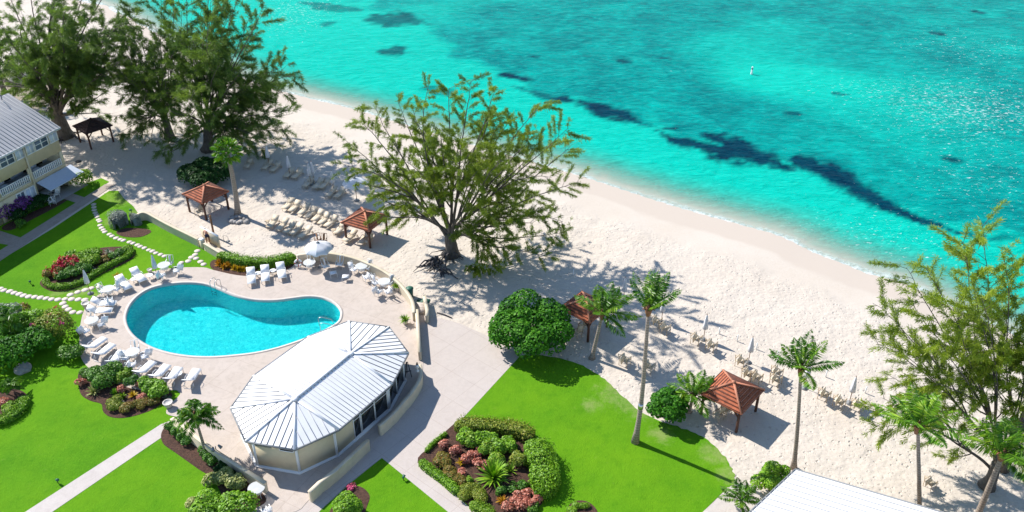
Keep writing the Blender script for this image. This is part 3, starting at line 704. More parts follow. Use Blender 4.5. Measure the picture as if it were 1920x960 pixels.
wall([(258, 401), (266, 398), (276, 399), (293, 408), (317, 421), (350, 437), (372, 448)], 0.85, 'curved cream wall running from the clipped silver bush along the beach')
wall([(383, 455), (398, 464), (413, 473)], 0.8, 'short low cream wall beside the bathing person')
wall([(557, 478), (580, 475), (602, 473), (625, 475), (660, 482), (690, 493), (720, 508), (745, 527), (765, 550), (774, 568), (776, 586)], 0.9, 'long curved cream wall around the seaward side of the pool deck')
wall([(795, 553), (798, 566), (801, 580), (800, 592)], 0.8, 'short cream wall on the outer side of the beach steps', smooth=False)
wall([(781, 580), (784, 620), (787, 660)], 0.85, 'straight cream wall dividing pool deck from concrete walkway above the pavilion', smooth=False)
wall([(787, 683), (789, 698), (785, 714), (770, 737), (756, 753), (738, 774), (711, 798)], 0.95, 'curved cream wall hugging the dark glazed side of the pavilion')
wall([(690, 824), (628, 882), (600, 903), (580, 922)], 0.95, 'straight cream wall in front of the pavilion beside the small lawn', smooth=False)
wall([(322, 784), (400, 843), (497, 905)], 0.95, 'straight cream wall beside the small palm and mulch bed', smooth=False)
# pier and shower screen
p = at(378, 449, .95); r0 = thing('gate_pier', (p[0], p[1], 0), R(60)); b = MB(); b.box((0, 0, .47), (.34, .34, .94)); b.build('pier_shaft', 'cream_pale', r0); b = MB(); b.box((0, 0, .98), (.42, .42, .08)); b.build('pier_cap', 'white', r0)
tag(r0, 'square white capped pier at the end of the curved cream wall', 'pier')
p, q = at(381, 447), at(413, 465); root = thing('shower_screen', (p[0], p[1], 0)); b = MB()
b.beam(np.array([0, 0, .62]), np.r_[(q - p)[:2], .62], .14, 1.24); b.build('screen_wall', 'cream_pale', root)
b = MB(); b.beam(np.array([0, 0, 1.27]), np.r_[(q - p)[:2], 1.27], .2, .05); b.build('coping', 'white', root)
tag(root, 'cream shower screen wall behind the bathing person on the sand', 'screen')
p = at(402, 444); root = thing('shower_post', (p[0], p[1], 0)); b = MB(); b.box((0, 0, 1.15), (.14, .14, 2.3)); b.build('post', 'wood', root)
b = MB(); b.tube([(0, -.1, 2.1), (0, -.35, 2.15), (0, -.45, 2.05)], .02); b.lathe([(.02, .06), (.07, 0)], (0, -.45, 1.98), 8); b.build('shower_head', 'steel', root)
tag(root, 'slim brown wooden shower post standing behind the cream screen', 'shower')

# ---------------------------------------------------------------- pool pavilion
ZE, ZR = 2.6, 3.75
Vpx = [(432, 765.5), (460, 827.5), (552, 843.5), (635.6, 806), (735, 721), (766, 662), (729.5, 613), (654, 602), (577, 631), (475, 704.5)]
E_ = np.array([at(*p, ZE) for p in Vpx]); R1 = at(552, 748, ZR); R2 = at(657, 663, ZR)
cen = E_.mean(0) * [1, 1, 0]
pav = thing('pool_pavilion', cen)
tag(pav, 'long ten sided pavilion with white seamed metal roof beside the pool', 'pavilion')
E0 = E_ - cen; r1 = R1 - cen; r2 = R2 - cen
faces = [([9, 0], r1), ([0, 1], r1), ([1, 2], r1), ([2, 3], r1), ([3, 4], None), ([4, 5], r2), ([5, 6], r2), ([6, 7], r2), ([7, 8], r2), ([8, 9], None)]
b = MB(); sms = [MB(), MB()]; sp = MB(); cap = MB()
def up_n(a, b_, c_):
    n_ = np.cross(b_ - a, c_ - a); n_ /= np.linalg.norm(n_); return n_ if n_[2] > 0 else -n_
for (i, j), apex in faces:
    a, c_ = E0[i], E0[j]
    if apex is not None:
        b.add([a, c_, apex], [(0, 1, 2)]); b.add([a - [0, 0, .06], c_ - [0, 0, .06], apex - [0, 0, .06]], [(2, 1, 0)]); top = lambda t, apex=apex: apex
        n_ = up_n(a, c_, apex); ev = (c_ - a); L = np.linalg.norm(ev); ev = ev / L
        k_ = max(5, int(L / .42)); inw = np.cross(n_, ev); inw = inw if inw @ (apex - a) > 0 else -inw
        for t in (np.arange(k_) + .5) / k_:
            p0 = a + (c_ - a) * t
            # seam runs up the slope until it meets a hip
            u_ap = (apex - a) @ ev; hgt = (apex - a) @ inw; x_ = t * L
            ln = hgt * (x_ / u_ap if x_ < u_ap else (L - x_) / (L - u_ap)) - .12
            tgt = sp if (i, j) in ((2, 3), (7, 8)) else sms[0 if apex is r1 else 1]
            if ln > .25: tgt.beam(p0 + n_ * .016, p0 + inw * ln + n_ * .016, .035, .03, n_)
    else:
        ra, rb = (r1, r2) if i == 3 else (r2, r1)
        b.add([a, c_, rb, ra], [(0, 1, 2, 3)]); b.add([q - np.array([0, 0, .06]) for q in (a, c_, rb, ra)], [(3, 2, 1, 0)])
        n_ = up_n(a, c_, rb); k_ = 16
        for t in np.arange(1, k_) / k_:
            sp.beam(a + (c_ - a) * t + n_ * .012, ra + (rb - ra) * t + n_ * .012 - (ra - a) * .02, .03, .024, n_)
b.build('roof', 'roofw', pav); [q_.build('dark_seams', 'seam', pav) for q_ in sms]; sp.build('pale_seams', 'seam_pale', pav)
for i in range(10):
    rr = r1 if i in (9, 0, 1, 2, 3) else r2
    cap.beam(E0[i] + [0, 0, .03], rr + [0, 0, .03], .17, .05)
cap.beam(r1 + [0, 0, .035], r2 + [0, 0, .035], .24, .06); cap.lathe([(.24, 0), (.24, .07), (.05, .11)], r1 + [0, 0, -.01], 10); cap.lathe([(.24, 0), (.24, .07), (.05, .11)], r2 + [0, 0, -.01], 10)
cap.build('ridge_cap', 'roofw', pav)
gt = MB()
for i in range(10): 
    a, c_ = E0[i], E0[(i + 1) % 10]
    gt.beam(a - [0, 0, .03], c_ - [0, 0, .03], .10, .11)
gt.build('gutter', 'grey', pav)
cc = E0[:, :2].mean(0)
Wl = []
lin_c = lambda p: np.array(p)
ax0, ax1 = r1[:2], r2[:2]
for i in range(10):
    base_c = ax0 if i in (9, 0, 1, 2, 3) else ax1
    dv = E0[i][:2] - base_c; Lq = np.linalg.norm(dv); Wl.append(base_c + dv * (Lq - .5) / Lq)
Wl = np.array(Wl)
sl_ = MB(); big_ = []
for i in range(10):
    base_c = ax0 if i in (9, 0, 1, 2, 3) else ax1
    dv = E0[i][:2] - base_c; Lq = np.linalg.norm(dv); big_.append(base_c + dv * (Lq - .28) / Lq)
sl_.prism(big_, .05, .17); sl_.build('base_slab', 'white', pav)
ORD = 10
for i in range(10):
    a, c_ = Wl[i], Wl[(i + 1) % 10]
    dv = (c_ - a); L = np.linalg.norm(dv); dv = dv / L; out = np.array([dv[1], -dv[0]])
    if out @ (((a + c_) / 2) - (ax0 + ax1) / 2) < 0: out = -out
    po = MB(); po.box((*a, 1.37), (.16, .16, 2.42), rotz(math.atan2(dv[1], dv[0]))); po.build('post', 'white', pav)
    def pane(t0, t1, z0, z1, name, mat_, fr=True):
        m_ = MB(); p0 = a + dv * (L * t0) + out * .035; p1 = a + dv * (L * t1) + out * .035
        m_.beam(np.r_[p0, (z0 + z1) / 2], np.r_[p1, (z0 + z1) / 2], .04, z1 - z0); w_ = m_.build(name, mat_, pav)
        if fr:
            m_ = MB(); o2 = out * .03
            for z_ in (z0, z1): m_.beam(np.r_[p0 + o2, z_], np.r_[p1 + o2, z_], .05, .07)
            for q_ in (p0, p1): m_.beam(np.r_[q_ + o2, z0], np.r_[q_ + o2, z1], .06, .06)
            if z1 - z0 > 1: m_.beam(np.r_[p0 + o2, 1.75], np.r_[p1 + o2, 1.75], .045, .05)
            m_.build('frame', 'white', w_)
    wl_ = MB(); g0, g1 = a + dv * .06, c_ - dv * .06
    wl_.beam(np.r_[g0, 1.36], np.r_[g1, 1.36], .06, 2.4); wl_.build('wall', 'cream' if i not in (4, 5) else 'dark', pav)
    if i == 3:
        pane(.33, .45, .22, 2.35, 'door', 'glass'); pane(.47, .72, .25, 2.35, 'window', 'glass'); pane(.73, .97, .25, 2.35, 'window', 'glass')
    elif i in (4, 5): pane(.05, .48, .25, 2.35, 'window', 'glass'); pane(.5, .95, .25, 2.35, 'window', 'glass')
    elif i == 1: pane(.05, .42, 1.95, 2.2, 'window', 'grey', False); pane(.62, .95, 1.9, 2.2, 'window', 'glass')
    elif i in (7, 8, 9): pane(.1, .9, 1.0, 2.2, 'window', 'glass')
dp = MB(); q = Wl[3] * 1.0; dp.tube([(q[0] + .1, q[1] - .12, 2.5), (q[0] + .1, q[1] - .12, .2)], .04, 8); dp.build('downpipe', 'white', pav)

# ---------------------------------------------------------------- apartment block on the left
bc = at(135, 347)
ud = at(97, 377) - at(144, 350); ud /= np.linalg.norm(ud); u = ud[:2]; nin = np.array([-0.918, 0.396]); nin = np.array([u[1], -u[0]]); nin = nin if nin[0] < 0 else -nin
def fac(px, py, dep=0.0):
    """picture point -> (distance along the facade, height)"""
    d = ray(px, py); o_ = bc[:2] + nin * dep
    A = np.array([[d[0], -u[0]], [d[1], -u[1]]]); t, s_ = np.linalg.solve(A, o_)
    return s_, CAM_H + d[2] * t
zf = lambda x, y, dep=0.0: fac(x / 4.8, 200 + y / 4.8, dep)
apt = thing('apartment_building', (bc[0], bc[1], 0)); apt.rotation_euler = (0, 0, math.atan2(u[1], u[0]))
# local frame: +x along the facade (away from the sea), depth into the house = along nin
sgn = 1 if (np.array([-u[1], u[0]]) @ nin) > 0 else -1
Lp = lambda s_, dp_, z_: np.array([s_, sgn * dp_, z_])
EZ = fac(107, 238)[1]; LEN = 26.0; DEP = 11.0
z_f1 = zf(575, 515)[1]; z_f2 = z_f1 + (EZ - z_f1) * .49
wl_ = MB()
def fbox(m_, s0, s1, z0, z1, d0, d1): 
    m_.box(((s0 + s1) / 2, sgn * (d0 + d1) / 2, (z0 + z1) / 2), (abs(s1 - s0), abs(d1 - d0), z1 - z0))
tag(apt, 'three storey cream apartment block with grey metal roof and white balconies', 'building')
zb0 = zf(555, 395)[1]                               # head of the balcony opening
s_col = np.mean([zf(240, 500)[0], zf(205, 380)[0], zf(320, 730)[0]])
bays = [(0.35, s_col - .18), (s_col + .18, s_col * 2 - .4), (s_col * 2 + .2, s_col * 3 - .4), (s_col * 3 + .2, s_col * 4 - .4)]
s_r = zf(275, 505)[0]
# facade: solid bands with the balcony openings left open
fbox(wl_, 0, LEN, zb0, EZ, 0, .25)                  # top storey wall
fbox(wl_, 0, LEN, z_f1 - .35, z_f1, 0, .25)
fbox(wl_, 0, .35, 0, z_f1 - .35, 0, .25); fbox(wl_, 0, .3, z_f1, zb0, 0, .25)
for i, (s0, s1) in enumerate(bays):
    e = bays[i + 1][0] if i + 1 < len(bays) else LEN
    fbox(wl_, s1, e, 0.0, z_f1 - .35, 0, .25); fbox(wl_, s1, e, z_f1, zb0, 0, .25)
    if i: fbox(wl_, s0, s1, 0, z_f1 - .35, .01, .25)
fbox(wl_, 0, .25, 0, EZ, .26, DEP); fbox(wl_, LEN - .25, LEN, 0, EZ, .26, DEP); fbox(wl_, 0.26, LEN - .26, 0, EZ, DEP - .25, DEP)
wl_.build('wall', 'cream', apt)
bk = MB(); fbox(bk, .26, LEN - .26, 0.02, zb0 - .02, 2.2, 2.4); fbox(bk, .26, LEN - .26, z_f1 - .12, z_f1 - .01, .26, 2.2); fbox(bk, .26, LEN - .26, zb0, zb0 + .1, .26, 2.2)
bk.build('recess_wall', 'shutter', apt)
for i, (s0, s1) in enumerate(bays):
    dd = MB(); fbox(dd, s0 + .5, s1 - .6, z_f1 + .02, zb0 - .25, 2.16, 2.2); w_ = dd.build('sliding_door', 'glass', apt)
    fr = MB()
    for t in np.linspace(s0 + .5, s1 - .6, 4): fbox(fr, t - .03, t + .03, z_f1 + .02, zb0 - .25, 2.12, 2.16)
    fr.build('frame', 'white', w_)
    rl = MB(); h_ = zf(300, 588)[1] - z_f1
    fbox(rl, s0, s1, z_f1 + h_ - .06, z_f1 + h_, -.03, .05); fbox(rl, s0, s1, z_f1 + .04, z_f1 + .10, -.02, .04)
    for t in np.arange(s0 + .08, s1, .22): fbox(rl, t - .055, t + .055, z_f1 + .10, z_f1 + h_ - .06, -.01, .03)
    rl.build('balcony_railing', 'white', apt)
    ch = MB(); cs = (s0 * .35 + s1 * .65); fbox(ch, cs - .35, cs + .35, z_f1 + .02, z_f1 + .45, .8, 1.4); fbox(ch, cs - .35, cs + .35, z_f1 + .451, z_f1 + .9, 1.3, 1.4)
    cb = ch.build('balcony_seat', 'shutter', apt)
def win(x0, y0, x1, y1, kind):
    """zoomed corners of an opening: left-top, right-bottom"""
    sa, za = zf(x0, y0); sb, zb = zf(x1, y1); s0, s1 = min(sa, sb), max(sa, sb)
    sm_ = (s0 + s1) / 2
    zt = za; zl = zb
    return s0, s1, zl, zt
def add_win(s0, s1, z0, z1, kind):
    m_ = MB(); fbox(m_, s0, s1, z0, z1, -.04, -.002); w_ = m_.build('window' if kind == 'w' else 'shutter', 'glass_b' if kind == 'w' else 'shutter', apt)
    fr = MB(); k_ = 3
    fbox(fr, s0 - .06, s1 + .06, z1, z1 + .09, -.075, -.002); fbox(fr, s0 - .06, s1 + .06, z0 - .09, z0, -.075, -.002)
    for t in np.linspace(s0, s1, k_): fbox(fr, t - .05, t + .05, z0, z1, -.07, -.041)
    if kind == 'w': fbox(fr, s0, s1, (z0 + z1) / 2 - .03, (z0 + z1) / 2 + .03, -.065, -.041)
    fr.build('frame', 'white', w_)
zt_ = (zf(430, 215)[1] + zf(225, 330)[1]) / 2; zb_ = zf(510, 297)[1]
zt_ = min(zt_, EZ - .25)
for k_ in range(4):
    o_ = k_ * (zf(122, 400)[0] - zf(430, 260)[0])
    add_win(zf(510, 260)[0] + o_, zf(432, 260)[0] + o_, zb_, zt_, 's')
    add_win(zf(425, 300)[0] + o_, zf(300, 330)[0] + o_, zb_, zt_, 'w')
    add_win(zf(297, 360)[0] + o_, zf(226, 370)[0] + o_, zb_, zt_, 's')
sA, sB = zf(325, 780)[0], zf(236, 800)[0]; zt2 = z_f1 - .5
add_win(sA, sB, .45, zt2, 's'); add_win(sB + .12, zf(155, 830)[0], .45, zt2, 'w')
dp = MB(); dp.box((s_col, -sgn * .07, EZ / 2), (.16, .12, EZ)); dp.build('downpipe', 'cream_pale', apt)
# gabled roof: near slope seen from above
rp_ = at_y(12, 172, 1.0)
RZ = EZ + 2.6; ov = .35
roof = MB(); sv = MB()
def slope(d0, d1, z0, z1):
    v = [Lp(-ov, d0, z0), Lp(LEN, d0, z0), Lp(LEN, d1, z1), Lp(-ov, d1, z1)]
    roof.add(v, [(0, 1, 2, 3)]); roof.add([q - np.array([0, 0, .12]) for q in v], [(3, 2, 1, 0)])
    roof.add([v[0], v[1], v[1] - np.array([0, 0, .12]), v[0] - np.array([0, 0, .12])], [(0, 1, 2, 3)]); roof.add([v[0], v[3], v[3] - np.array([0, 0, .12]), v[0] - np.array([0, 0, .12])], [(0, 1, 2, 3)])
    nrm = up_n(np.array(v[0]), np.array(v[1]), np.array(v[2]))
    for t in np.arange(-ov + .2, LEN, .42): sv.beam(Lp(t, d0, z0) + nrm * .02, Lp(t, d1, z1) + nrm * .02, .05, .05, nrm)
slope(-ov, DEP / 2, EZ + .02, RZ); slope(DEP + ov, DEP / 2, EZ + .02, RZ)
rf = roof.build('roof', 'roofg', apt); sv.build('seams', 'seam_pale', rf)
fc = MB(); fc.box((LEN / 2 - ov / 2, -sgn * (ov + .03), EZ - .06), (LEN + ov, .06, .2)); fc.build('fascia', 'white', apt)
gb = MB()
for e in (0.02, LEN - .02): gb.add([Lp(e, 0, EZ), Lp(e, DEP, EZ), Lp(e, DEP / 2, RZ - .15)], [(0, 1, 2)])
gb.build('gable', 'cream', apt)
vp = MB(); q = Lp(.9, DEP / 2 - .5, RZ - .1); vp.tube([q, q + [0, 0, .45], q + [.12, 0, .5]], .06, 8); vp.build('vent_pipe', 'grey', apt)
# patio awning + slab
aw = MB(); s0, s1 = zf(640, 600)[0] * 0 - .5, bays[0][1] - .1
z0a = z_f1 - .38; 
aw.add([Lp(s0, 0, z0a), Lp(s1, 0, z0a), Lp(s1, -1.6, z0a - .5), Lp(s0, -1.6, z0a - .5)], [(0, 1, 2, 3)]); aw.add([Lp(s0, 0, z0a - .05), Lp(s1, 0, z0a - .05), Lp(s1, -1.6, z0a - .55), Lp(s0, -1.6, z0a - .55)], [(3, 2, 1, 0)])
aw.beam(Lp(s0, -1.62, z0a - .53), Lp(s1, -1.62, z0a - .53), .06, .12)
aw.build('awning', 'shutter', apt)
pt = MB(); fbox(pt, -.7, bays[0][1] - .2, 0, .06, -1.5, 2.0); pt.build('patio_slab', 'floor_in', apt)

# ---------------------------------------------------------------- roof of the near building, lower right
Zn = 4.6
a, b1, c1 = at(1491, 880, Zn), at(1409, 957, Zn), at(1722, 957, Zn)
bd = b1 - a; bd = bd / np.linalg.norm(bd); cd = c1 - a; cd = cd / np.linalg.norm(cd)
nb = thing('beach_house', (a[0], a[1], 0)); BL, CL = 16.0, 22.0
tag(nb, 'white roofed house in the near corner beside the round green shrub', 'building')
pl = MB(); q = [np.zeros(3), bd * BL, bd * BL + cd * CL, cd * CL]
up = [np.array([x[0], x[1], Zn + z_]) for x, z_ in zip(q, (0, 0, 1.2, 1.2))]
pl.add(up, [(0, 1, 2, 3)]); pl.add([x - np.array([0, 0, .15]) for x in up], [(3, 2, 1, 0)])
for i in range(4): pl.add([up[i], up[(i + 1) % 4], up[(i + 1) % 4] - np.array([0, 0, .15]), up[i] - np.array([0, 0, .15])], [(0, 3, 2, 1)])
rf = pl.build('roof', 'roofw', nb)
sv = MB(); nrm = up_n(up[0], up[1], up[2])
for t in np.arange(.45, BL, .45): sv.beam(up[0] + (up[1] - up[0]) * t / BL + nrm * .02, up[3] + (up[2] - up[3]) * t / BL + nrm * .02, .035, .035, nrm)
sv.build('seams', 'seam_pale', rf)
tr_ = MB(); tr_.beam(up[0] - [0, 0, .05], up[1] - [0, 0, .05], .1, .14); tr_.beam(up[0] + nrm * .01, up[3] + nrm * .01, .07, .06); tr_.build('edge_trim', 'grey', nb)
wl_ = MB(); qi = [bd * .6 + cd * .6, bd * (BL - .6) + cd * .6, bd * (BL - .6) + cd * (CL - .6), bd * .6 + cd * (CL - .6)]
wl_.prism(qi, 0, Zn - .12); wl_.build('wall', 'cream', nb)

# ---------------------------------------------------------------- trees
UP = np.array([0, 0, 1.0])
def unit(v): return v / (np.linalg.norm(v) + 1e-9)
def bez(p0, p1, p2, p3, n):
    t = np.linspace(0, 1, n)[:, None]
    return (1 - t) ** 3 * p0 + 3 * (1 - t) ** 2 * t * p1 + 3 * (1 - t) * t ** 2 * p2 + t ** 3 * p3
def casuarina(base_px, targets, label, leaf='cas', r0=0.42, fork=2.2, dens=1.0, spray=0.75, width=0.055, group=None, lean=(0, 0), bare=0.25, fill=1, name='casuarina_tree', gap=0.62):
    """feathery beach tree: limbs fork low from a thick trunk and end in drooping needle sprays"""
    B_ = at(*base_px); root = thing(name, B_)
    tag(root, label, 'tree', group)
    wood = MB(); lf = MB()
    top = np.array([lean[0], lean[1], fork])
    ang = np.linspace(0, 1, 7)[:, None]
    tp = top * ang + np.c_[np.sin(ang[:, 0] * 5) * .06, np.cos(ang[:, 0] * 4) * .06 - .06, np.zeros(7)]
    wood.tube(tp, np.linspace(r0 * 1.25, r0 * .85, 7) + np.array([r0 * .5, .05, 0, 0, 0, 0, 0]), 10)
    bs_, tips, vs2 = [], [], []
    Ts = [at_y(px, py, max(20, B_[1] + dy)) - B_ for px, py, dy in targets]
    Ts += [np.array([0, 0, fork]) + (T - np.array([0, 0, fork])) * (.48 + .35 * rng.random()) + rng.normal(size=3) * .09 * np.linalg.norm(T) for T in Ts for _ in range(fill) if T[2] > 2]
    for T in Ts: T[2] = max(T[2], .8)
    order = sorted(range(len(Ts)), key=lambda i: math.atan2(Ts[i][0] - top[0], Ts[i][2] - top[2] * .6))
    ng = max(2, round(len(Ts) / 6)); limbs = []
    for gi in np.array_split(np.array(order), ng):     # neighbouring limbs share one bough
        ce = np.mean([Ts[i] for i in gi], 0); p0 = tp[3 + int(rng.integers(0, 4))] + rng.normal(size=3) * .04
        e = p0 + (ce - p0) * (.30 + .10 * rng.random()) + UP * (.04 * np.linalg.norm(ce)) + rng.normal(size=3) * .25
        L = np.linalg.norm(e - p0); P_ = bez(p0, p0 + unit(unit(e - p0) + UP * .5) * L * .4, e - unit(ce - p0) * L * .3, e, 8)
        rb = r0 * (.20 + .05 * math.sqrt(len(gi))); wood.tube(P_, np.linspace(rb, rb * .55, 8), 8, False)
        for i in gi: limbs.append((P_[int(rng.integers(4, 8))], Ts[i], rb * .5))
    for p0, T, rl in limbs:
        L = np.linalg.norm(T - p0); dirT = unit(T - p0)
        p1 = p0 + (dirT * .8 + UP * (.22 if T[2] > 4 else .06)) * L * .36 + rng.normal(size=3) * L * .05
        p2 = T - (dirT * .8 - UP * .14) * L * .3 + rng.normal(size=3) * L * .07
        n = max(8, int(L / .6)); P_ = bez(p0, p1, p2, T, n)
        P_ += np.cumsum(rng.normal(size=P_.shape) * .045, 0) * np.linspace(0, 1, n)[:, None]
        wood.tube(P_, np.linspace(min(rl, .012 * L + .03), .012, n), 5, False)
        tg = np.gradient(P_, axis=0); tg /= np.linalg.norm(tg, axis=1)[:, None]
        m_ = max(5, int(L * (1 - bare) / gap * dens))
        tone0 = rng.random() * .3
        for s_ in bare + (1 - bare) * (np.arange(m_) + rng.random(m_) * .8) / m_:
            q = s_ * (n - 1); i = min(n - 2, int(q)); o_ = P_[i] + (P_[i + 1] - P_[i]) * (q - i)
            side = unit(np.cross(tg[i], rng.normal(size=3)))
            d = unit(tg[i] * (.45 + .5 * rng.random()) + side * .85 + UP * .15)
            l = (0.7 + rng.random() * 1.5) * (1.2 - .5 * s_) * min(1.5, .55 + L / 14)
            k2 = 6; t = np.linspace(0, 1, k2)[:, None]
            Q = o_ + d * l * t + UP * (-.16 * l) * t ** 2 + np.cumsum(rng.normal(size=(k2, 3)) * .03, 0) * t
            wood.tube(Q, np.linspace(.020, .007, k2), 3, False)
            ns = max(3, int(l / .17)); tuft = rng.random() < .8; tone = tone0 + rng.random() * .35
            for t_ in np.linspace(.25, 1, ns):
                if not tuft and rng.random() < .5: continue
                qq = t_ * (k2 - 1); ii = min(k2 - 2, int(qq)); e = Q[ii] + (Q[ii + 1] - Q[ii]) * (qq - ii)
                nn = int(round(20 * dens))
                dd = d * .8 + rng.normal(size=(nn, 3)) * .48 + np.array([0, 0, -.06])
                dd /= np.linalg.norm(dd, axis=1)[:, None]
                ll = spray * (.30 + .5 * rng.random((nn, 1)))
                b0 = np.repeat(e[None], nn, 0) + rng.normal(size=(nn, 3)) * .06
                bs_.append(b0); tips.append(b0 + dd * ll - UP * (ll * .22))
                vs2.append(np.clip(tone + rng.random(nn) * .4, 0, 1))
    lf.strands(np.concatenate(bs_), np.concatenate(tips), width, np.concatenate(vs2))
    wood.build('trunk', 'bark', root, smooth=True); lf.build('crown', leaf, root)
    return root
casuarina((846, 478), [(640, 305, -2), (648, 262, 3), (700, 192, 1), (742, 190, 4), (795, 155, -2), (848, 162, 3), (893, 146, 0), (930, 168, -3), (955, 220, 4), (1020, 192, 2), (1000, 245, -1), (1066, 244, -2),
    (1076, 268, 3), (1035, 330, -4), (1082, 345, 1), (1060, 415, -3), (1072, 436, 2), (1035, 490, -4), (965, 478, -5), (905, 470, -4), (760, 300, -4), (700, 325, 3), (668, 345, -3), (700, 398, -3), (830, 235, -5), (890, 260, -6), (950, 300, -6),
    (850, 300, -6), (790, 245, 5), (1000, 415, -6), (925, 400, -6), (760, 350, 5), (1000, 380, 4), (870, 215, 5), (820, 345, -4), (965, 355, 5), (930, 465, -3), (885, 440, -4)],
    'large sprawling casuarina tree standing alone in the middle of the beach', r0=.52, fork=2.3, dens=1.45, spray=.46, bare=.20, width=.031, fill=1)
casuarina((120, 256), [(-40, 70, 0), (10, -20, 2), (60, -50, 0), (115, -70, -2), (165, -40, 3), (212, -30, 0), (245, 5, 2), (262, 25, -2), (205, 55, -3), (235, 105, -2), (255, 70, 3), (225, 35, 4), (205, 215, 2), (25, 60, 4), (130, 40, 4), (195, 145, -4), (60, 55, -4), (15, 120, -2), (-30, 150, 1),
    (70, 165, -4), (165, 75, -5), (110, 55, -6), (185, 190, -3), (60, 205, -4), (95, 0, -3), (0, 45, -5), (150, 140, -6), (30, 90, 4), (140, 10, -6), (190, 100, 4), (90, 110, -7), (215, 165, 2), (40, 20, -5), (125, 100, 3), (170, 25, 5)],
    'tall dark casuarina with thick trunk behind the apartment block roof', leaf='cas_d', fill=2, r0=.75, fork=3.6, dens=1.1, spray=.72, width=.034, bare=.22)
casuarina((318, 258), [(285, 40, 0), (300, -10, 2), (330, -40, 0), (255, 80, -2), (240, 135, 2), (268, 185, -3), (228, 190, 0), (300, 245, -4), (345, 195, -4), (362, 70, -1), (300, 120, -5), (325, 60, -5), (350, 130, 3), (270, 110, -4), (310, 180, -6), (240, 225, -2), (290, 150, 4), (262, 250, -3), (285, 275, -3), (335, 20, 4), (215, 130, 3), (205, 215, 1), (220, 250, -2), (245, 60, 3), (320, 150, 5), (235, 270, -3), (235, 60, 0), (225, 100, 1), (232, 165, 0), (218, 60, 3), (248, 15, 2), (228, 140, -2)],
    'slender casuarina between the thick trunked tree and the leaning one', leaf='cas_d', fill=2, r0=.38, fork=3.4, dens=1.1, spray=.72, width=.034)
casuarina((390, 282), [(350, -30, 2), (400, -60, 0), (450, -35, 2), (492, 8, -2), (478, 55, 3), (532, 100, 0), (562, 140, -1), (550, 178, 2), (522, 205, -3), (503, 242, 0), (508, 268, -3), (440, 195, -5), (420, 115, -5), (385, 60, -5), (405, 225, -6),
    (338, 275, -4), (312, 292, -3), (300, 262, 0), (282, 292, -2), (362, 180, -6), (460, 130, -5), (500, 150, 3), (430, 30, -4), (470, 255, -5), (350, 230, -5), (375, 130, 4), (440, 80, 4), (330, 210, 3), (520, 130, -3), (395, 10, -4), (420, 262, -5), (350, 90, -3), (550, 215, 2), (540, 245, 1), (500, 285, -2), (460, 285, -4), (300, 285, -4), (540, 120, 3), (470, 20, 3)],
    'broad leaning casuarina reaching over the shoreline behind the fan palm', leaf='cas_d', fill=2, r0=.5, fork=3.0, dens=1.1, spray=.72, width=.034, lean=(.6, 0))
casuarina((1850, 912), [(1629, 575, 3), (1637, 640, 4), (1627, 768, 1), (1651, 805, 1), (1674, 605, 6), (1703, 495, 4), (1732, 505, 5), (1792, 455, 3), (1845, 428, 4), (1882, 485, 2), (1905, 478, 5), (1935, 545, 3), (1980, 500, 4), (1706, 645, 1),
    (1752, 635, 0), (1800, 555, 1), (1852, 560, 0), (1669, 700, 4), (1657, 740, 2), (1707, 785, 0), (1762, 715, 0), (1850, 650, 0), (1952, 620, 1), (1965, 720, 1), (1900, 760, 0), (1782, 865, 1), (1800, 800, 0), (1855, 850, 0), (1902, 895, 1), (1930, 850, 4), (1693, 715, 2), (1760, 560, 6), (1820, 480, 2), (1720, 575, 4), (1830, 730, 0), (1678, 655, 2), (1740, 690, 5)],
    'bright green casuarina leaning over the sand at the right edge', leaf='cas_y', r0=.34, fork=2.2, dens=1.25, spray=.48, bare=.2, width=.031, gap=.55, fill=0)
casuarina((1880, 880), [(1880, 610, 1), (1905, 630, 0), (1865, 640, -1), (1920, 690, 1), (1935, 640, 0), (1900, 560, 1), (1860, 700, -1)], 'dark stemmed thin casuarina behind the leaning coconut palm', leaf='cas', r0=.24, fork=4.5, dens=1.0, spray=.55, bare=.35, width=.05)
casuarina((905, 512), [(885, 500, -.5), (930, 500, 0), (915, 480, .5), (900, 518, -.7), (935, 520, -.3), (890, 520, -.4)], 'low feathery casuarina seedling by the big tree roots', leaf='cas_y', fill=0, r0=.06, fork=.4, dens=1.2, spray=.4, bare=.1, width=.05, name='casuarina_sapling')
casuarina((15, 190), [(-40, 60, 0), (0, 70, 1), (30, 100, -1), (-20, 120, 2), (20, 140, -2), (-60, 130, 0), (40, 60, 1), (-30, 20, 1)], 'dark casuarina in the far corner beyond the grey roof', leaf='cas_d', r0=.3, fork=3.0, dens=1.3, spray=.75, width=.04)

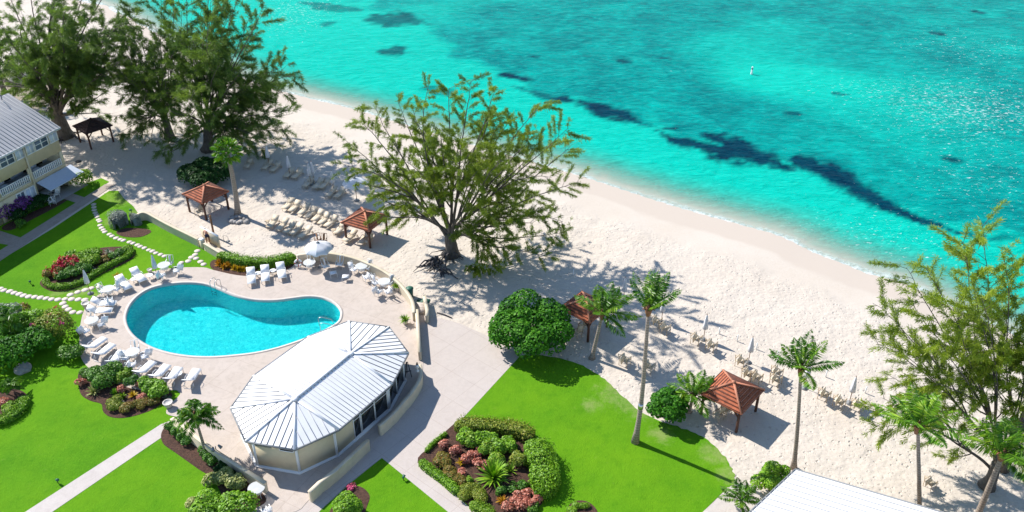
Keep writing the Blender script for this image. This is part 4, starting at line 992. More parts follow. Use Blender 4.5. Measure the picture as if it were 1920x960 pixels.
def lobes(mb, cs, rs, n, size, flat=.8, inner=.25, jitter=.5, aspect=.8, drop=0.0):
    """leaves on and in overlapping lobes"""
    cs = np.asarray(cs, float); rs = np.asarray(rs, float); A = rs ** 2; pick = rng.choice(len(cs), n, p=A / A.sum())
    dn = rng.normal(size=(n, 3)); dn /= np.linalg.norm(dn, axis=1)[:, None]; dn[:, 2] = np.where(dn[:, 2] < -.3, -dn[:, 2], dn[:, 2])
    rad = np.where(rng.random(n) < inner, .45 + .5 * rng.random(n), .92 + .16 * rng.random(n))
    pos = cs[pick] + dn * (rs[pick] * rad)[:, None] * np.array([1, 1, flat])
    pos[:, 2] = np.maximum(pos[:, 2], .06)
    keep = np.ones(n, bool)
    for c_, r_ in zip(cs, rs):                      # thin out what lies deep inside another lobe
        keep &= (np.linalg.norm((pos - c_) / np.array([1, 1, flat]), axis=1) > r_ * .72) | (rng.random(n) < .25)
    pos = pos[keep]; dn = dn[keep]; n = len(pos)
    nr = dn + rng.normal(size=(n, 3)) * jitter + np.array([0, 0, .5])
    lobe_tone = rng.random(len(cs))[pick[keep]]
    var = np.clip(.25 * lobe_tone + .75 * rng.random(n), 0, 1)
    sz = size * (.7 + .6 * rng.random(n))
    mb.leaves(pos, nr, sz, sz * aspect, None, var, .12)
def broad_tree(px, py, Rad, H, label, leaf='grape', n=7000, size=.30, k=16, group=None, name='sea_grape_tree', squash=.75, cat='tree', seed_c=None, trunk=True):
    B_ = at(px, py); root = thing(name, B_); 
    cs, rs = [], []
    for i in range(k):
        a = rng.random() * 6.28; r_ = Rad * .68 * math.sqrt(rng.random()); h = H * (.36 + .30 * rng.random()) * (1.05 - .35 * (r_ / Rad) ** 2)
        cs.append((r_ * math.cos(a), r_ * math.sin(a), h)); rs.append(Rad * (.19 + .17 * rng.random()))
    m_ = MB(); lobes(m_, cs, rs, n, size, squash)
    if trunk:
        w_ = MB()
        for i in range(min(7, k)): w_.tube(bez(np.array([rng.normal() * .1, rng.normal() * .1, 0]), np.array([0, 0, H * .25]), np.array(cs[i]) * .7, np.array(cs[i]), 7), np.linspace(.04 * Rad, .02, 7), 5, False)
        w_.build('trunk', 'bark', root)
    m_.build('crown', leaf, root)
    tag(root, label, cat, group); return root
broad_tree(996, 648, 3.6, 4.0, 'rounded dark green sea grape tree at the corner of the lawn', n=24000, size=.22, k=42, squash=.85)
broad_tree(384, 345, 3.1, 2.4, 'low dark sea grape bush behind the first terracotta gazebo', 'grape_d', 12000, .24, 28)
broad_tree(1253, 782, 1.75, 2.7, 'small sea grape tree beside the coconut palm near the lower gazebo', 'grape', 7500, .19, 26)
broad_tree(1446, 922, 1.55, 2.3, 'round bright green shrub at the corner of the white roof', 'hedge', 8000, .14, 24, name='round_shrub', cat='shrub')

def palm(base_px, top_px, label, leaf='palm', n=18, flen=2.6, wind=(0, 0), up=.7, r_=.15, dy=0.0, droop=.55, lw=.075, collar=True, group=None, el2=None, name='coconut_palm', curve=0.0, ll=.62, cols=None, band=False, spread=1.0):
    B_ = at(*base_px); T = at_y(top_px[0], top_px[1], B_[1] + dy) - B_; root = thing(name, B_); tag(root, label, 'palm', group)
    k = 12; t = np.linspace(0, 1, k)[:, None]
    side = np.array([1.0, 0, 0]) * curve
    P_ = T * t + side * np.sin(t * np.pi) * np.linalg.norm(T) + side * .5 * np.sin(t * 2 * np.pi) * np.linalg.norm(T) * .4
    rr = np.linspace(r_, r_ * .62, k); rr[0] *= 1.7; rr[1] *= 1.15
    w_ = MB(); w_.tube(P_, rr, 9); w_.build('trunk', 'barkp', root, smooth=True)
    if band:
        w_ = MB(); i = 3; w_.tube(P_[i] + (P_[i + 1] - P_[i]) * np.array([[0], [.45]]), rr[i] * 1.12, 10); w_.build('bark_band', 'steel', root)
    if collar:
        w_ = MB(); w_.lathe([(r_ * .7, -.45), (r_ * 1.25, -.1), (r_ * 1.1, .15), (.04, .5)], T, 9)
        for j in range(9): 
            a = j * .7; d_ = np.array([math.cos(a), math.sin(a), .35]); w_.tube([T + d_ * r_ * .6, T + d_ * r_ * 1.9 + UP * .12, T + d_ * r_ * 2.6], [.07, .05, .02], 4)
        w_.build('leaf_bases', 'wood', root)
    wv = np.array([wind[0], wind[1], 0.0])
    for j in range(n):
        a = j * 2.39996 + rng.normal() * .15; el = (up + (.95 - up) * (j / n) - .55 * (1 - j / n) if el2 is None else el2[0] + (el2[1] - el2[0]) * j / (n - 1)) + rng.normal() * .08
        d0 = np.array([math.cos(a) * spread, math.sin(a) * spread, 0]) * math.cos(el) + UP * math.sin(el) + wv * (.55 + .25 * rng.random())
        d0 = unit(d0); L = flen * (.82 + .3 * rng.random()); m_ = 14; s_ = np.linspace(0, 1, m_)[:, None]
        hz = unit(np.array([d0[0], d0[1], 0]) + 1e-6)
        rc = T + UP * .1 + d0 * L * s_ - UP * droop * L * s_ ** 2.2 + wv * .35 * L * s_ ** 2
        f_ = MB(); f_.tube(rc, np.linspace(.03, .006, m_), 3, False)
        q = np.linspace(.12, 1, 42); ii = np.minimum((q * (m_ - 1)).astype(int), m_ - 2); fr_ = (q * (m_ - 1) - ii)[:, None]
        o_ = rc[ii] + (rc[ii + 1] - rc[ii]) * fr_; tg = rc[ii + 1] - rc[ii]; tg /= np.linalg.norm(tg, axis=1)[:, None]
        sd_ = np.cross(tg, UP); sd_ /= np.linalg.norm(sd_, axis=1)[:, None] + 1e-6
        bl = ll * flen / 2.6 * np.sin(np.clip(q * 1.02, 0, 1) * np.pi * .86 + .35)[:, None] * (.9 + .2 * rng.random((42, 1)))
        tone = rng.random() * .5
        for sg in (-1, 1):
            tip = o_ + (sd_ * sg * .85 + tg * .55 - UP * (.35 + .25 * rng.random((42, 1))) + wv * .3) * bl
            f_.strands(o_, tip, lw, np.clip(tone + .5 * rng.random(42), 0, 1))
        f_.build('frond', leaf, root)
    return root
palm((1110, 672), (1129, 590), 'short leaning coconut palm beside the shaded gazebo and sea grape', n=17, flen=3.0, wind=(.32, .25), r_=.17, el2=(.1, 1.5), droop=.34, lw=.068, ll=.62)
palm((1191, 829), (1216, 582), 'tallest coconut palm with a metal band rising from the lawn', n=14, flen=2.6, wind=(.24, .36), r_=.18, el2=(.7, 1.5), droop=.14, curve=.012, band=True, dy=.6, lw=.066, ll=.6)
palm((1488, 878), (1502, 694), 'slim coconut palm behind the corner of the white roof', n=15, flen=2.75, wind=(.03, .12), r_=.15, el2=(.25, 1.45), droop=.24, curve=.006, lw=.066, ll=.6)
palm((1725, 985), (1721, 802), 'straight coconut palm in front of the bright casuarina', n=17, flen=2.7, wind=(.0, .18), r_=.15, el2=(.2, 1.45), droop=.26, leaf='palm_b', lw=.066, ll=.65)
palm((1822, 992), (1880, 852), 'leaning coconut palm with thick grey trunk in the lower right', n=18, flen=3.1, wind=(.08, .22), r_=.21, el2=(.1, 1.4), droop=.32, leaf='palm_b', lw=.068, ll=.68)
palm((1292, 772), (1300, 742), 'small bushy coconut palm touching the lower gazebo roof', n=17, flen=2.4, wind=(.16, .12), r_=.14, el2=(.1, 1.45), droop=.36, leaf='palm_b', lw=.066, ll=.62)
palm((387, 852), (366, 782), 'small feathery palm growing beside the wall in the mulch bed', n=22, flen=1.75, wind=(.05, .05), r_=.12, el2=(.0, 1.3), droop=.5, name='garden_palm', ll=.8, leaf='palm', lw=.065)
palm((1395, 965), (1388, 938), 'young spiky palm clump beside the white roof edge', n=16, flen=1.7, wind=(.05, .05), r_=.1, el2=(.2, 1.4), droop=.3, name='young_palm', collar=False, lw=.05)
palm((-14, 640), (10, 598), 'dark fan of palm fronds at the left picture edge', n=16, flen=2.0, r_=.12, up=.6, droop=.6, name='young_palm', collar=False)
palm((14, 740), (20, 722), 'low dark yellow green palm tuft above the small left bed', n=16, flen=1.0, r_=.06, up=.6, droop=.5, name='young_palm', collar=False)
# fan palm
B_ = at(446, 404); T = at_y(426, 286, B_[1]) - B_; root = thing('fan_palm', B_); tag(root, 'fan palm with bright round leaves beside the first gazebo', 'palm')
w_ = MB(); t = np.linspace(0, 1, 10)[:, None]; w_.tube(T * t + np.array([.15, 0, 0]) * np.sin(t * 3.1), np.r_[.38, .30, np.linspace(.25, .17, 8)], 9); w_.build('trunk', 'barkp', root, smooth=True)
for j in range(34):
    a = j * 2.4; el = -.7 + 2.1 * (j / 34) + rng.normal() * .1; d_ = np.array([math.cos(a) * math.cos(el), math.sin(a) * math.cos(el), math.sin(el)]); L = .82 + .2 * rng.random()
    f_ = MB(); hub = T + UP * .2 + d_ * L - UP * .1; f_.tube([T + UP * .1, T + UP * .2 + d_ * L * .5, hub], .02, 3, False)
    sd_ = unit(np.cross(d_, UP)); nb_ = 16; an = np.linspace(-1.9, 1.9, nb_)
    tip = hub + (np.cos(an)[:, None] * d_ + np.sin(an)[:, None] * sd_) * (.68 * (.85 + .15 * np.cos(an))[:, None]) - UP * (.12 + .1 * rng.random((nb_, 1)))
    f_.strands(np.repeat(hub[None], nb_, 0), tip, .14, np.clip(.3 * rng.random() + .5 * rng.random(nb_) + .2, 0, 1)); f_.build('frond', 'palm', root)
# stones round the fan palm's foot
for j in range(14):
    a = j * .45; p = at(447, 411) + np.array([math.cos(a) * .85, math.sin(a) * .6 - .3, 0]) * (.7 + .5 * rng.random())
    b = MB(); bm = bmesh.new(); bmesh.ops.create_icosphere(bm, subdivisions=2, radius=.22 + .12 * rng.random())
    vv = np.array([v_.co for v_ in bm.verts]); vv *= 1 + .25 * (vnoise(vv[:, 0] * 4 + j * 9, vv[:, 1] * 4 + vv[:, 2] * 3, 2) - .5)[:, None]; vv[:, 2] *= .7
    b.add(vv, [[v_.index for v_ in f_.verts] for f_ in bm.faces]); bm.free()
    o = b.build('rock', 'rock', loc=(p[0], p[1], .1)); tag(o, 'pale grey stone heaped around the foot of the fan palm', 'rock', 'stones around the fan palm foot')

# ---------------------------------------------------------------- hedges and bed plants
def hedge(pxs, wid, hgt, label, leaf='hedge', n=3500, size=.11, name='clipped_hedge', wob=.12, core=True, cat='hedge'):
    l = ground_line(pxs, 0, k=6); root = thing(name, l[0]); o_ = l[0]
    seg = np.linalg.norm(np.diff(l, axis=0), axis=1); cum = np.r_[0, np.cumsum(seg)]
    s_ = rng.random(n) * cum[-1]; i = np.clip(np.searchsorted(cum, s_) - 1, 0, len(seg) - 1); f_ = ((s_ - cum[i]) / seg[i])[:, None]
    c_ = l[i] + (l[i + 1] - l[i]) * f_; t = (l[i + 1] - l[i]) / seg[i][:, None]; sd_ = np.stack([-t[:, 1], t[:, 0], np.zeros(n)], 1)
    a = rng.random(n) * np.pi; sq = 2.6
    ca, sa = np.cos(a), np.sin(a)
    rx = np.sign(ca) * np.abs(ca) ** (2 / sq); rz = np.abs(sa) ** (2 / sq)
    top = rng.random(n) < .45; rx = np.where(top, rng.random(n) * 2 - 1, rx); rz = np.where(top, 1.0, rz)
    bumpy = 1 + wob * (vnoise(c_[:, 0] * 2.2 + rx * .8, c_[:, 1] * 2.2 + rz * .7, 3) - .5) * 2
    endf = np.minimum(1, np.sqrt(np.clip(np.minimum(s_, cum[-1] - s_) / (wid * .45), 0.02, 1)))
    dep = np.where(rng.random(n) < .3, .8 + .15 * rng.random(n), 1.0 + .04 * rng.normal(size=n))
    pos = c_ + sd_ * (rx * wid / 2 * bumpy * dep * endf)[:, None] + UP * (rz * hgt * bumpy * dep * (.5 + .5 * endf))[:, None] - o_
    pos[:, 2] = np.maximum(pos[:, 2], .05)
    nr = sd_ * rx[:, None] * .9 + UP * rz[:, None] + rng.normal(size=(n, 3)) * .45
    m_ = MB(); m_.leaves(pos, nr, size * (.7 + .6 * rng.random(n)), size * .75, None, np.clip(rng.random(n) * .8 + .2 * vnoise(c_[:, 0] * 3, c_[:, 1] * 3, 2), 0, 1), .1)
    if core:
        A = np.gradient(l, axis=0); A /= np.linalg.norm(A, axis=1)[:, None]; S = np.stack([-A[:, 1], A[:, 0], np.zeros(len(l))], 1); k_ = len(l)
        w2 = wid * .30 * np.sin(np.linspace(.35, np.pi - .35, k_))[:, None]; v = np.vstack([l + S * w2, l + S * w2 * .9 + UP * hgt * .66, l - S * w2 * .9 + UP * hgt * .66, l - S * w2]) - o_
        m_.add(v, [(k_ * q + i_ + 1, k_ * q + i_, k_ * (q + 1) + i_, k_ * (q + 1) + i_ + 1) for q in range(3) for i_ in range(k_ - 1)], 0.05)
    m_.build('foliage', leaf, root); tag(root, label, cat); return root
hedge([(408, 488), (425, 491), (460, 498), (500, 500), (530, 496), (556, 489)], .95, .85, 'clipped green hedge along the wall behind three white loungers', n=5500, size=.12)
hedge([(852, 806), (880, 806), (930, 808), (975, 815), (1000, 832)], 1.15, .85, 'tall clipped olive green hedge along the back of the big flower bed', 'olive', 4600, .12)
hedge([(992, 838), (1010, 860), (1022, 890), (1020, 920), (1005, 938)], 1.9, 1.05, 'broad bright green hedge curving round the right of the big bed', 'hedge', 6500, .13, wob=.2)
hedge([(788, 868), (806, 884), (835, 905), (862, 930)], .62, .42, 'low bright edging hedge along the path side of the big bed', 'hedge', 3000, .10)
hedge([(882, 948), (900, 958), (930, 972)], .75, .5, 'short bright edging hedge at the near tip of the big bed', 'lime', 1700, .10)
hedge([(798, 850), (815, 832), (838, 815)], .35, .3, 'thin low hedge strip beside the concrete walkway', 'hedge', 900, .08)
hedge([(84, 528), (96, 540), (125, 541), (155, 531), (190, 510), (220, 494), (243, 482), (246, 472), (232, 467)], .55, .42, 'low bright edging hedge around the oval flower bed', 'hedge', 4200, .11, wob=.3)
hedge([(48, 748), (40, 772), (18, 788), (-10, 798)], .8, .5, 'low curved green hedge around the small bed at the left edge', 'hedge', 2200, .12)
def two_clumps():
    # clipped silver buttonwood, a kidney of two touching mounds
    hedge([(221, 431), (222, 424), (229, 417), (240, 413)], 1.75, 1.25, 'clipped silver grey bush with flat top on the lawn corner', 'silver', 6500, .085, name='clipped_bush', wob=.05, cat='shrub')
    hedge([(250, 424), (256, 420), (262, 416)], 1.7, 1.2, 'smaller clipped silver grey bush against the curved wall end', 'silver', 4200, .085, name='clipped_bush', wob=.05, cat='shrub')
two_clumps()

def shrub(px, py, r_, h, leaf, desc, n=None, size=.13, fl=None, nf=40, fsize=.14, key=None, cat='shrub', name='shrub', k=7):
    r_ *= 1.18; h *= 1.15; B_ = at(px, py); root = thing(name, (B_[0], B_[1], .03)); cs, rs = [], []
    for i in range(k):
        a = rng.random() * 6.28; q = r_ * .55 * math.sqrt(rng.random()); cs.append((q * math.cos(a), q * math.sin(a), h * (.35 + .3 * rng.random()))); rs.append(r_ * (.38 + .2 * rng.random()))
    m_ = MB(); lobes(m_, cs, rs, int(n * 1.35) if n else int(700 * (r_ / .5) ** 2 * (.13 / size) ** 1.2 + 150), size, h / r_ * .8 if h < r_ else 1.0)
    m_.build('foliage', leaf, root)
    if fl:
        f_ = MB(); dn = rng.normal(size=(nf, 3)); dn[:, 2] = np.abs(dn[:, 2]) + .3; dn /= np.linalg.norm(dn, axis=1)[:, None]; pk = rng.integers(0, k, nf)
        ce = np.array(cs)[pk] + dn * np.array(rs)[pk][:, None] * 1.03
        for _ in range(4): f_.leaves(ce + rng.normal(size=ce.shape) * fsize * .3, dn + rng.normal(size=ce.shape) * .6, fsize, fsize * .7)
        f_.build('blossoms', fl, root)
    return later(root, desc, cat, key=key)
def rosette(px, py, r_, h, leaf, desc, n=26, wd=.09, cat='plant', name='rosette_plant', key=None, droop=.35, z=.03, clumps=1):
    B_ = at(px, py); root = thing(name, (B_[0], B_[1], z)); m_ = MB()
    for c_ in range(clumps):
        cc_ = np.array([rng.normal() * r_ * .4, rng.normal() * r_ * .4, 0]) if clumps > 1 else np.zeros(3)
        for j in range(n):
            a = rng.random() * 6.28; el = .35 + 1.1 * rng.random(); L = r_ * (.75 + .4 * rng.random()) / max(.5, math.cos(el) + .3)
            L = min(L, h * 1.5); d_ = np.array([math.cos(a) * math.cos(el), math.sin(a) * math.cos(el), math.sin(el)])
            s_ = np.linspace(0, 1, 5)[:, None]; p = cc_ + d_ * L * s_ - UP * droop * L * s_ ** 2; sd_ = unit(np.cross(d_, UP)); ww = wd * np.array([.5, 1, 1, .7, .05])[:, None]
            p[:, 2] = np.maximum(p[:, 2], .02)
            v = np.vstack([p - sd_ * ww / 2, p + sd_ * ww / 2]); m_.add(v, [(i, i + 1, 6 + i, 5 + i) for i in range(4)], np.clip(rng.random(), 0, 1))
    m_.build('blades', leaf, root); return later(root, desc, cat, key=key)
# big bed by the walkway
for q in [(868, 828), (888, 836), (905, 832), (922, 836), (935, 846), (915, 850), (955, 840), (930, 868)]: shrub(*q, .62, .75, 'lime' if q[0] % 3 == 0 else 'hedge', 'leafy green shrub inside the big bed below the olive hedge', size=.16)
shrub(968, 870, .62, .85, 'olive', 'rounded dark green shrub beside the spiky plant in the big bed', size=.11)
for q in [(834, 838), (854, 850), (874, 866), (888, 856), (898, 853), (894, 874), (906, 880), (868, 890)]: shrub(*q, .36, .42, 'coral', 'coral pink croton in the upper part of the big bed', size=.13, n=330, name='croton')
for q in [(966, 940), (985, 932), (1005, 936), (952, 955), (975, 952), (995, 950)]: shrub(*q, .42, .5, 'coral', 'coral pink croton at the near corner of the big bed', size=.13, n=330, name='croton')
shrub(829, 868, .62, .5, 'rust', 'fine rusty green shrub at the left of the big bed', size=.10)
for q in [(845, 892), (862, 905)]: shrub(*q, .55, .4, 'rust', 'orange tinged low shrub along the edging hedge', size=.10)
for q in [(890, 922), (905, 935), (875, 930)]: shrub(*q, .6, .4, 'olive', 'fine dull green shrub near the tip of the big bed', size=.09)
shrub(881, 905, .28, .4, 'lime', 'small round lime shrub in the middle of the big bed', size=.10)
rosette(925, 900, 1.6, 1.35, 'hedge', 'large spiky green lily clump in the middle of the big bed', n=110, wd=.12, name='lily_clump')
rosette(958, 885, .8, .8, 'lime', 'pale streaked spiky plant right of the big lily clump', n=30, wd=.07)
rosette(864, 870, .5, .6, 'yellow', 'yellow leaved spiky plant among the coral crotons', n=26, wd=.08)
rosette(942, 942, .62, .5, 'orange', 'orange spiky bromeliad at the near edge of the big bed', n=30, wd=.08, name='bromeliad')
for q in [(960, 918), (980, 912), (1000, 955), (940, 925)]: shrub(*q, .4, .35, 'shrub', 'dark green filler shrub between the big bed hedges', size=.11)
# bed by the loungers
shrub(172, 700, .7, .6, 'shrub', 'dark shrub at the upper left of the lounger bed', size=.13)
for q in [(186, 716), (205, 712), (213, 704), (196, 728)]: shrub(*q, .75, .8, 'shrub', 'dense green shrub in the left half of the lounger bed', size=.14)
for q in [(226, 716), (236, 706)]: shrub(*q, .5, .6, 'lime', 'yellow green shrub in the middle of the lounger bed', size=.16)
shrub(248, 724, .5, .75, 'shrub', 'round dark green shrub between two coral plants', size=.10)
for q in [(282, 730), (293, 738), (304, 742)]: shrub(*q, .7, .8, 'hedge', 'leafy bright shrub at the right end of the lounger bed', size=.17)
for q in [(153, 722), (230, 734), (262, 726), (264, 722), (267, 750)]: shrub(*q, .33, .45, 'coral', 'coral bromeliad in the bed below the loungers', size=.13, n=320, name='bromeliad')
rosette(176, 738, .8, .6, 'cream_l', 'pale variegated spiky plant in the left of the lounger bed', n=60, wd=.08)
for q in [(216, 740), (230, 746)]: rosette(*q, .5, .5, 'hedge', 'bright green spiky plant low in the lounger bed', n=30, wd=.10)
rosette(250, 744, .55, .5, 'yellow', 'yellow bromeliad in the middle of the lounger bed', n=30, wd=.09, name='bromeliad')
for q in [(220, 765), (240, 770), (215, 758), (262, 762)]: shrub(*q, .55, .4, 'rust' if q[0] > 230 else 'olive', 'low mixed shrub at the mulchy front of the lounger bed', size=.11)
rosette(222, 758, .6, .45, 'silver_d', 'pale silver spiky plant at the front of the lounger bed', n=40, wd=.05)
rosette(312, 748, .5, .6, 'silver_d', 'silvery grey strappy plant beside the white urn', n=34, wd=.06)
for q in [(278, 757), (292, 752)]: shrub(*q, .5, .35, 'rust', 'brownish low shrub at the right front of the lounger bed', size=.10)
# oval bed
for q in [(105, 516), (120, 506), (134, 500)]: shrub(*q, .8, .75, 'rust', 'bush with red flowers at the left of the oval bed', size=.15, fl='redfl', nf=60, fsize=.2)
for q in [(118, 522), (136, 518), (150, 510), (160, 506)]: shrub(*q, .65, .6, 'shrub', 'dark green shrub along the middle of the oval bed', size=.14)
for q in [(148, 492), (162, 487), (176, 482), (170, 496), (132, 490)]: shrub(*q, .75, .6, 'hedge' if q[0] != 170 else 'lime', 'bright green shrub along the top of the oval bed', size=.17)
for q in [(185, 492), (196, 490), (210, 482), (225, 476)]: shrub(*q, .5, .35, 'rust' if q[0] < 200 else 'shrub', 'low brownish plant at the right of the oval bed', size=.11)
for q in [(172, 507), (204, 475), (219, 484)]: rosette(*q, .55, .45, 'silver_d', 'silvery spiky plant in the oval bed', n=44, wd=.06)
shrub(238, 472, .55, .4, 'hedge', 'bright leafy plant at the right tip of the oval bed', size=.15)
shrub(153, 514, .22, .4, 'yellow', 'small yellow flowered plant beside the edging hedge of the oval bed', size=.12, n=160)
# hedge border by the three loungers
for q in [(411, 498), (420, 503), (414, 494), (428, 501)]: rosette(*q, .55, .6, 'orange', 'orange croton at the left end of the hedge border', n=50, wd=.10, name='croton')
for q in [(440, 505), (447, 507), (455, 507), (462, 508)]: rosette(*q, .5, .5, 'yellow', 'yellow croton in front of the clipped hedge', n=46, wd=.10, name='croton')
for q in [(478, 503), (502, 501), (518, 499), (532, 497), (490, 506)]: rosette(*q, .5, .55, 'lime' if q[0] != 518 else 'rust', 'green spiky plant behind the three white loungers', n=36, wd=.07)
# shrubs at the left edge
shrub(112, 636, 1.4, 2.0, 'olive', 'large olive green oleander with pink flowers beside the deck', n=3400, size=.15, fl='pinkfl', nf=11, fsize=.3, k=16, name='oleander')
shrub(58, 628, 1.4, 2.0, 'hedge', 'large bright green bush left of the oleander', n=3600, size=.2, k=12)
shrub(75, 658, 1.35, 1.6, 'grape', 'dark green bush below the oleander', n=3400, size=.19, k=12)
shrub(22, 605, 1.3, 1.2, 'silver_d', 'pale grey green shrub near the left edge below the stones', n=1800, size=.17)
shrub(40, 590, .9, .8, 'rust', 'small reddish shrub above the bright bush', n=900, size=.13)
shrub(12, 690, 1.9, 1.9, 'grape', 'dense dark bush at the left edge above the small bed', n=3600, size=.2, k=12)
shrub(140, 668, .9, .8, 'shrub', 'low dark shrub at the foot of the oleander', n=1500, size=.14)
shrub(0, 655, 1.2, 1.0, 'grape_d', 'dark low bush beside the pale boulder', n=1600, size=.18)
for q in [(8, 762), (18, 770)]: shrub(*q, .5, .4, 'coral' if q[0] < 10 else 'lime', 'small plant inside the left edge bed', size=.13)
# mulch bed along the wall
for q in [(322, 803), (334, 812), (345, 822), (355, 832), (384, 852), (393, 862), (404, 870)]: shrub(*q, .4, .45, 'shrub', 'small green plant in the mulch bed along the wall', size=.13)
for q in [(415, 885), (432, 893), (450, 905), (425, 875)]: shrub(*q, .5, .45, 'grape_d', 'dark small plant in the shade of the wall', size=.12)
for q in [(402, 908), (428, 905), (445, 915), (372, 955)]: shrub(*q, .62, .75, 'cream_l', 'cream variegated shrub behind the near green bushes', size=.17)
shrub(396, 970, 1.05, 1.3, 'hedge', 'rounded green bush at the bottom edge left of the table', n=3200, size=.17, k=12)
shrub(450, 968, 1.15, 1.35, 'hedge', 'larger green bush at the bottom edge beside the white table', n=3400, size=.17, k=12)
shrub(648, 962, .95, 1.1, 'hedge', 'round green bush in the small bed before the pavilion wall', n=3200, size=.14, k=10)
shrub(660, 916, .3, .2, 'pinkfl', 'small pink flower patch beside the round green bush', n=200, size=.1)
for q in [(1080, 950), (1095, 952), (1072, 958)]: shrub(*q, .3, .25, 'hedge', 'small seedling in the round mulch bed on the right lawn', size=.09)
# by the apartment block
shrub(158, 347, 1.15, 1.3, 'lime', 'bright yellow green shrub at the corner of the apartment patio', n=2400, size=.16, k=9)
for q in [(22, 408), (40, 398)]: shrub(*q, 1.2, 1.5, 'purple', 'purple bougainvillea against the apartment wall', n=1900, size=.17, k=8, name='bougainvillea')
for q in [(56, 398), (72, 389), (84, 382), (38, 410)]: shrub(*q, .9, .9, 'grape_d', 'dark shrub along the apartment wall', n=1200, size=.15)
shrub(40, 425, .6, .5, 'shrub', 'low green shrub on the shaded grass strip', n=600, size=.13)

# ---------------------------------------------------------------- garden furniture
def bar(m_, pts, r_=.018, n=6): m_.tube(pts, r_, n)
def make_lounger(name, fmat, smat, wd=.68, back=.75, ang=R(38), seat=1.25, sh=.40):
    """origin at the middle of its footprint, head toward +y"""
    root = thing(name, (0, 0, 0)); y0 = -(seat + back * math.cos(ang)) / 2; yj = y0 + seat; yb = yj + back * math.cos(ang); zb = sh + back * math.sin(ang); x = wd / 2
    for sx, nm in ((-x, 'side_rail'), (x, 'side_rail')):
        m_ = MB(); bar(m_, [(sx, y0, sh), (sx, yj, sh)], .022); bar(m_, [(sx, yj, sh), (sx, yb, zb)], .022); m_.build(nm, fmat, root)
    for a_, b_ in ((y0, sh), (yb, zb), (yj, sh)):
        m_ = MB(); bar(m_, [(-x, a_, b_), (x, a_, b_)], .022); m_.build('cross_bar', fmat, root)
    for yy in (y0 + .12, yj + .35):
        for sx in (-x, x):
            m_ = MB(); bar(m_, [(sx, yy, sh), (sx, yy, 0.01)], .022); m_.build('leg', fmat, root)
    for sx in (-x - .03, x + .03):
        m_ = MB(); bar(m_, [(sx, yj - .42, sh), (sx, yj - .38, sh + .2), (sx, yj - .02, sh + .22), (sx, yj + .12, sh + .12)], .02); m_.build('armrest', fmat, root)
    m_ = MB(); bar(m_, [(-x, yj + .55, .03), (x, yj + .55, .03)], .02); bar(m_, [(-x, yj + .55, .03), (-x, yj + .35, sh)], .02); bar(m_, [(x, yj + .55, .03), (x, yj + .35, sh)], .02); m_.build('base_rail', fmat, root)
    m_ = MB(); m_.beam((0, y0 + .02, sh + .02), (0, yj, sh + .02), wd - .02, .02); m_.build('seat', smat, root)
    m_ = MB(); m_.beam((0, yj + .01, sh + .025), (0, yb, zb + .015), wd - .02, .02); m_.build('backrest', smat, root)
    return root
def make_chair(name, fmat, smat, wd=.56, arms=True):
    """front toward -y"""
    root = thing(name, (0, 0, 0)); x = wd / 2
    for sx in (-x, x):
        for yy, zt in ((-.25, .62 if arms else .42), (.25, .44)):
            m_ = MB(); bar(m_, [(sx, yy, 0.01), (sx, yy, zt)], .02); m_.build('leg', fmat, root)
        if arms: m_ = MB(); m_.beam((sx, -.27, .63), (sx, .30, .66), .055, .03); m_.build('armrest', fmat, root)
    m_ = MB(); m_.beam((0, -.28, .43), (0, .24, .40), wd - .02, .03); m_.build('seat', smat, root)
    m_ = MB(); m_.beam((0, .23, .42), (0, .42, 1.0), wd - .02, .03); m_.build('backrest', smat, root)
    m_ = MB(); 
    for sx in (-x, x): bar(m_, [(sx, .25, .44), (sx * .98, .44, 1.02)], .02)
    bar(m_, [(-x, .44, 1.02), (x, .44, 1.02)], .02); m_.build('back_frame', fmat, root)
    return root
def make_table(name, r_, h, mat_, four=True):
    root = thing(name, (0, 0, 0)); m_ = MB(); m_.lathe([(r_ - .02, h - .035), (r_, h - .025), (r_, h - .005), (r_ - .02, h)], n=24); m_.build('table_top', mat_, root)
    if four:
        for a in (.8, 2.4, 3.9, 5.5):
            m_ = MB(); bar(m_, [(math.cos(a) * r_ * .55, math.sin(a) * r_ * .55, h - .04), (math.cos(a) * r_ * .75, math.sin(a) * r_ * .75, .01)], .022); m_.build('leg', mat_, root)
        m_ = MB(); m_.lathe([(r_ * .6, h * .45), (r_ * .6, h * .45 + .02)], n=14); m_.build('lower_ring', mat_, root)
    else:
        for a in (.5, 2.6, 4.7):
            m_ = MB(); bar(m_, [(0, 0, h - .04), (math.cos(a) * r_ * .8, math.sin(a) * r_ * .8, .01)], .018); m_.build('leg', mat_, root)
    return root
PL = Proto(make_lounger('pool_lounger', 'white', 'sling')); PLf = PL
BL_ = Proto(make_lounger('beach_lounger', 'beigef', 'beige', .62, .68, R(30), 1.1, .34))
BC = Proto(make_chair('beach_chair', 'beigef', 'beige')); WC = Proto(make_chair('patio_chair', 'white', 'sling')); BR = Proto(make_chair('wooden_chair', 'wood', 'wood'))
PT = Proto(make_table('patio_table', .54, .72, 'table')); ST = Proto(make_table('side_table', .27, .42, 'white', False)); BT = Proto(make_table('beach_table', .24, .40, 'beigef', False))
WS = Proto(make_chair('patio_footstool', 'white', 'sling', .56, False))
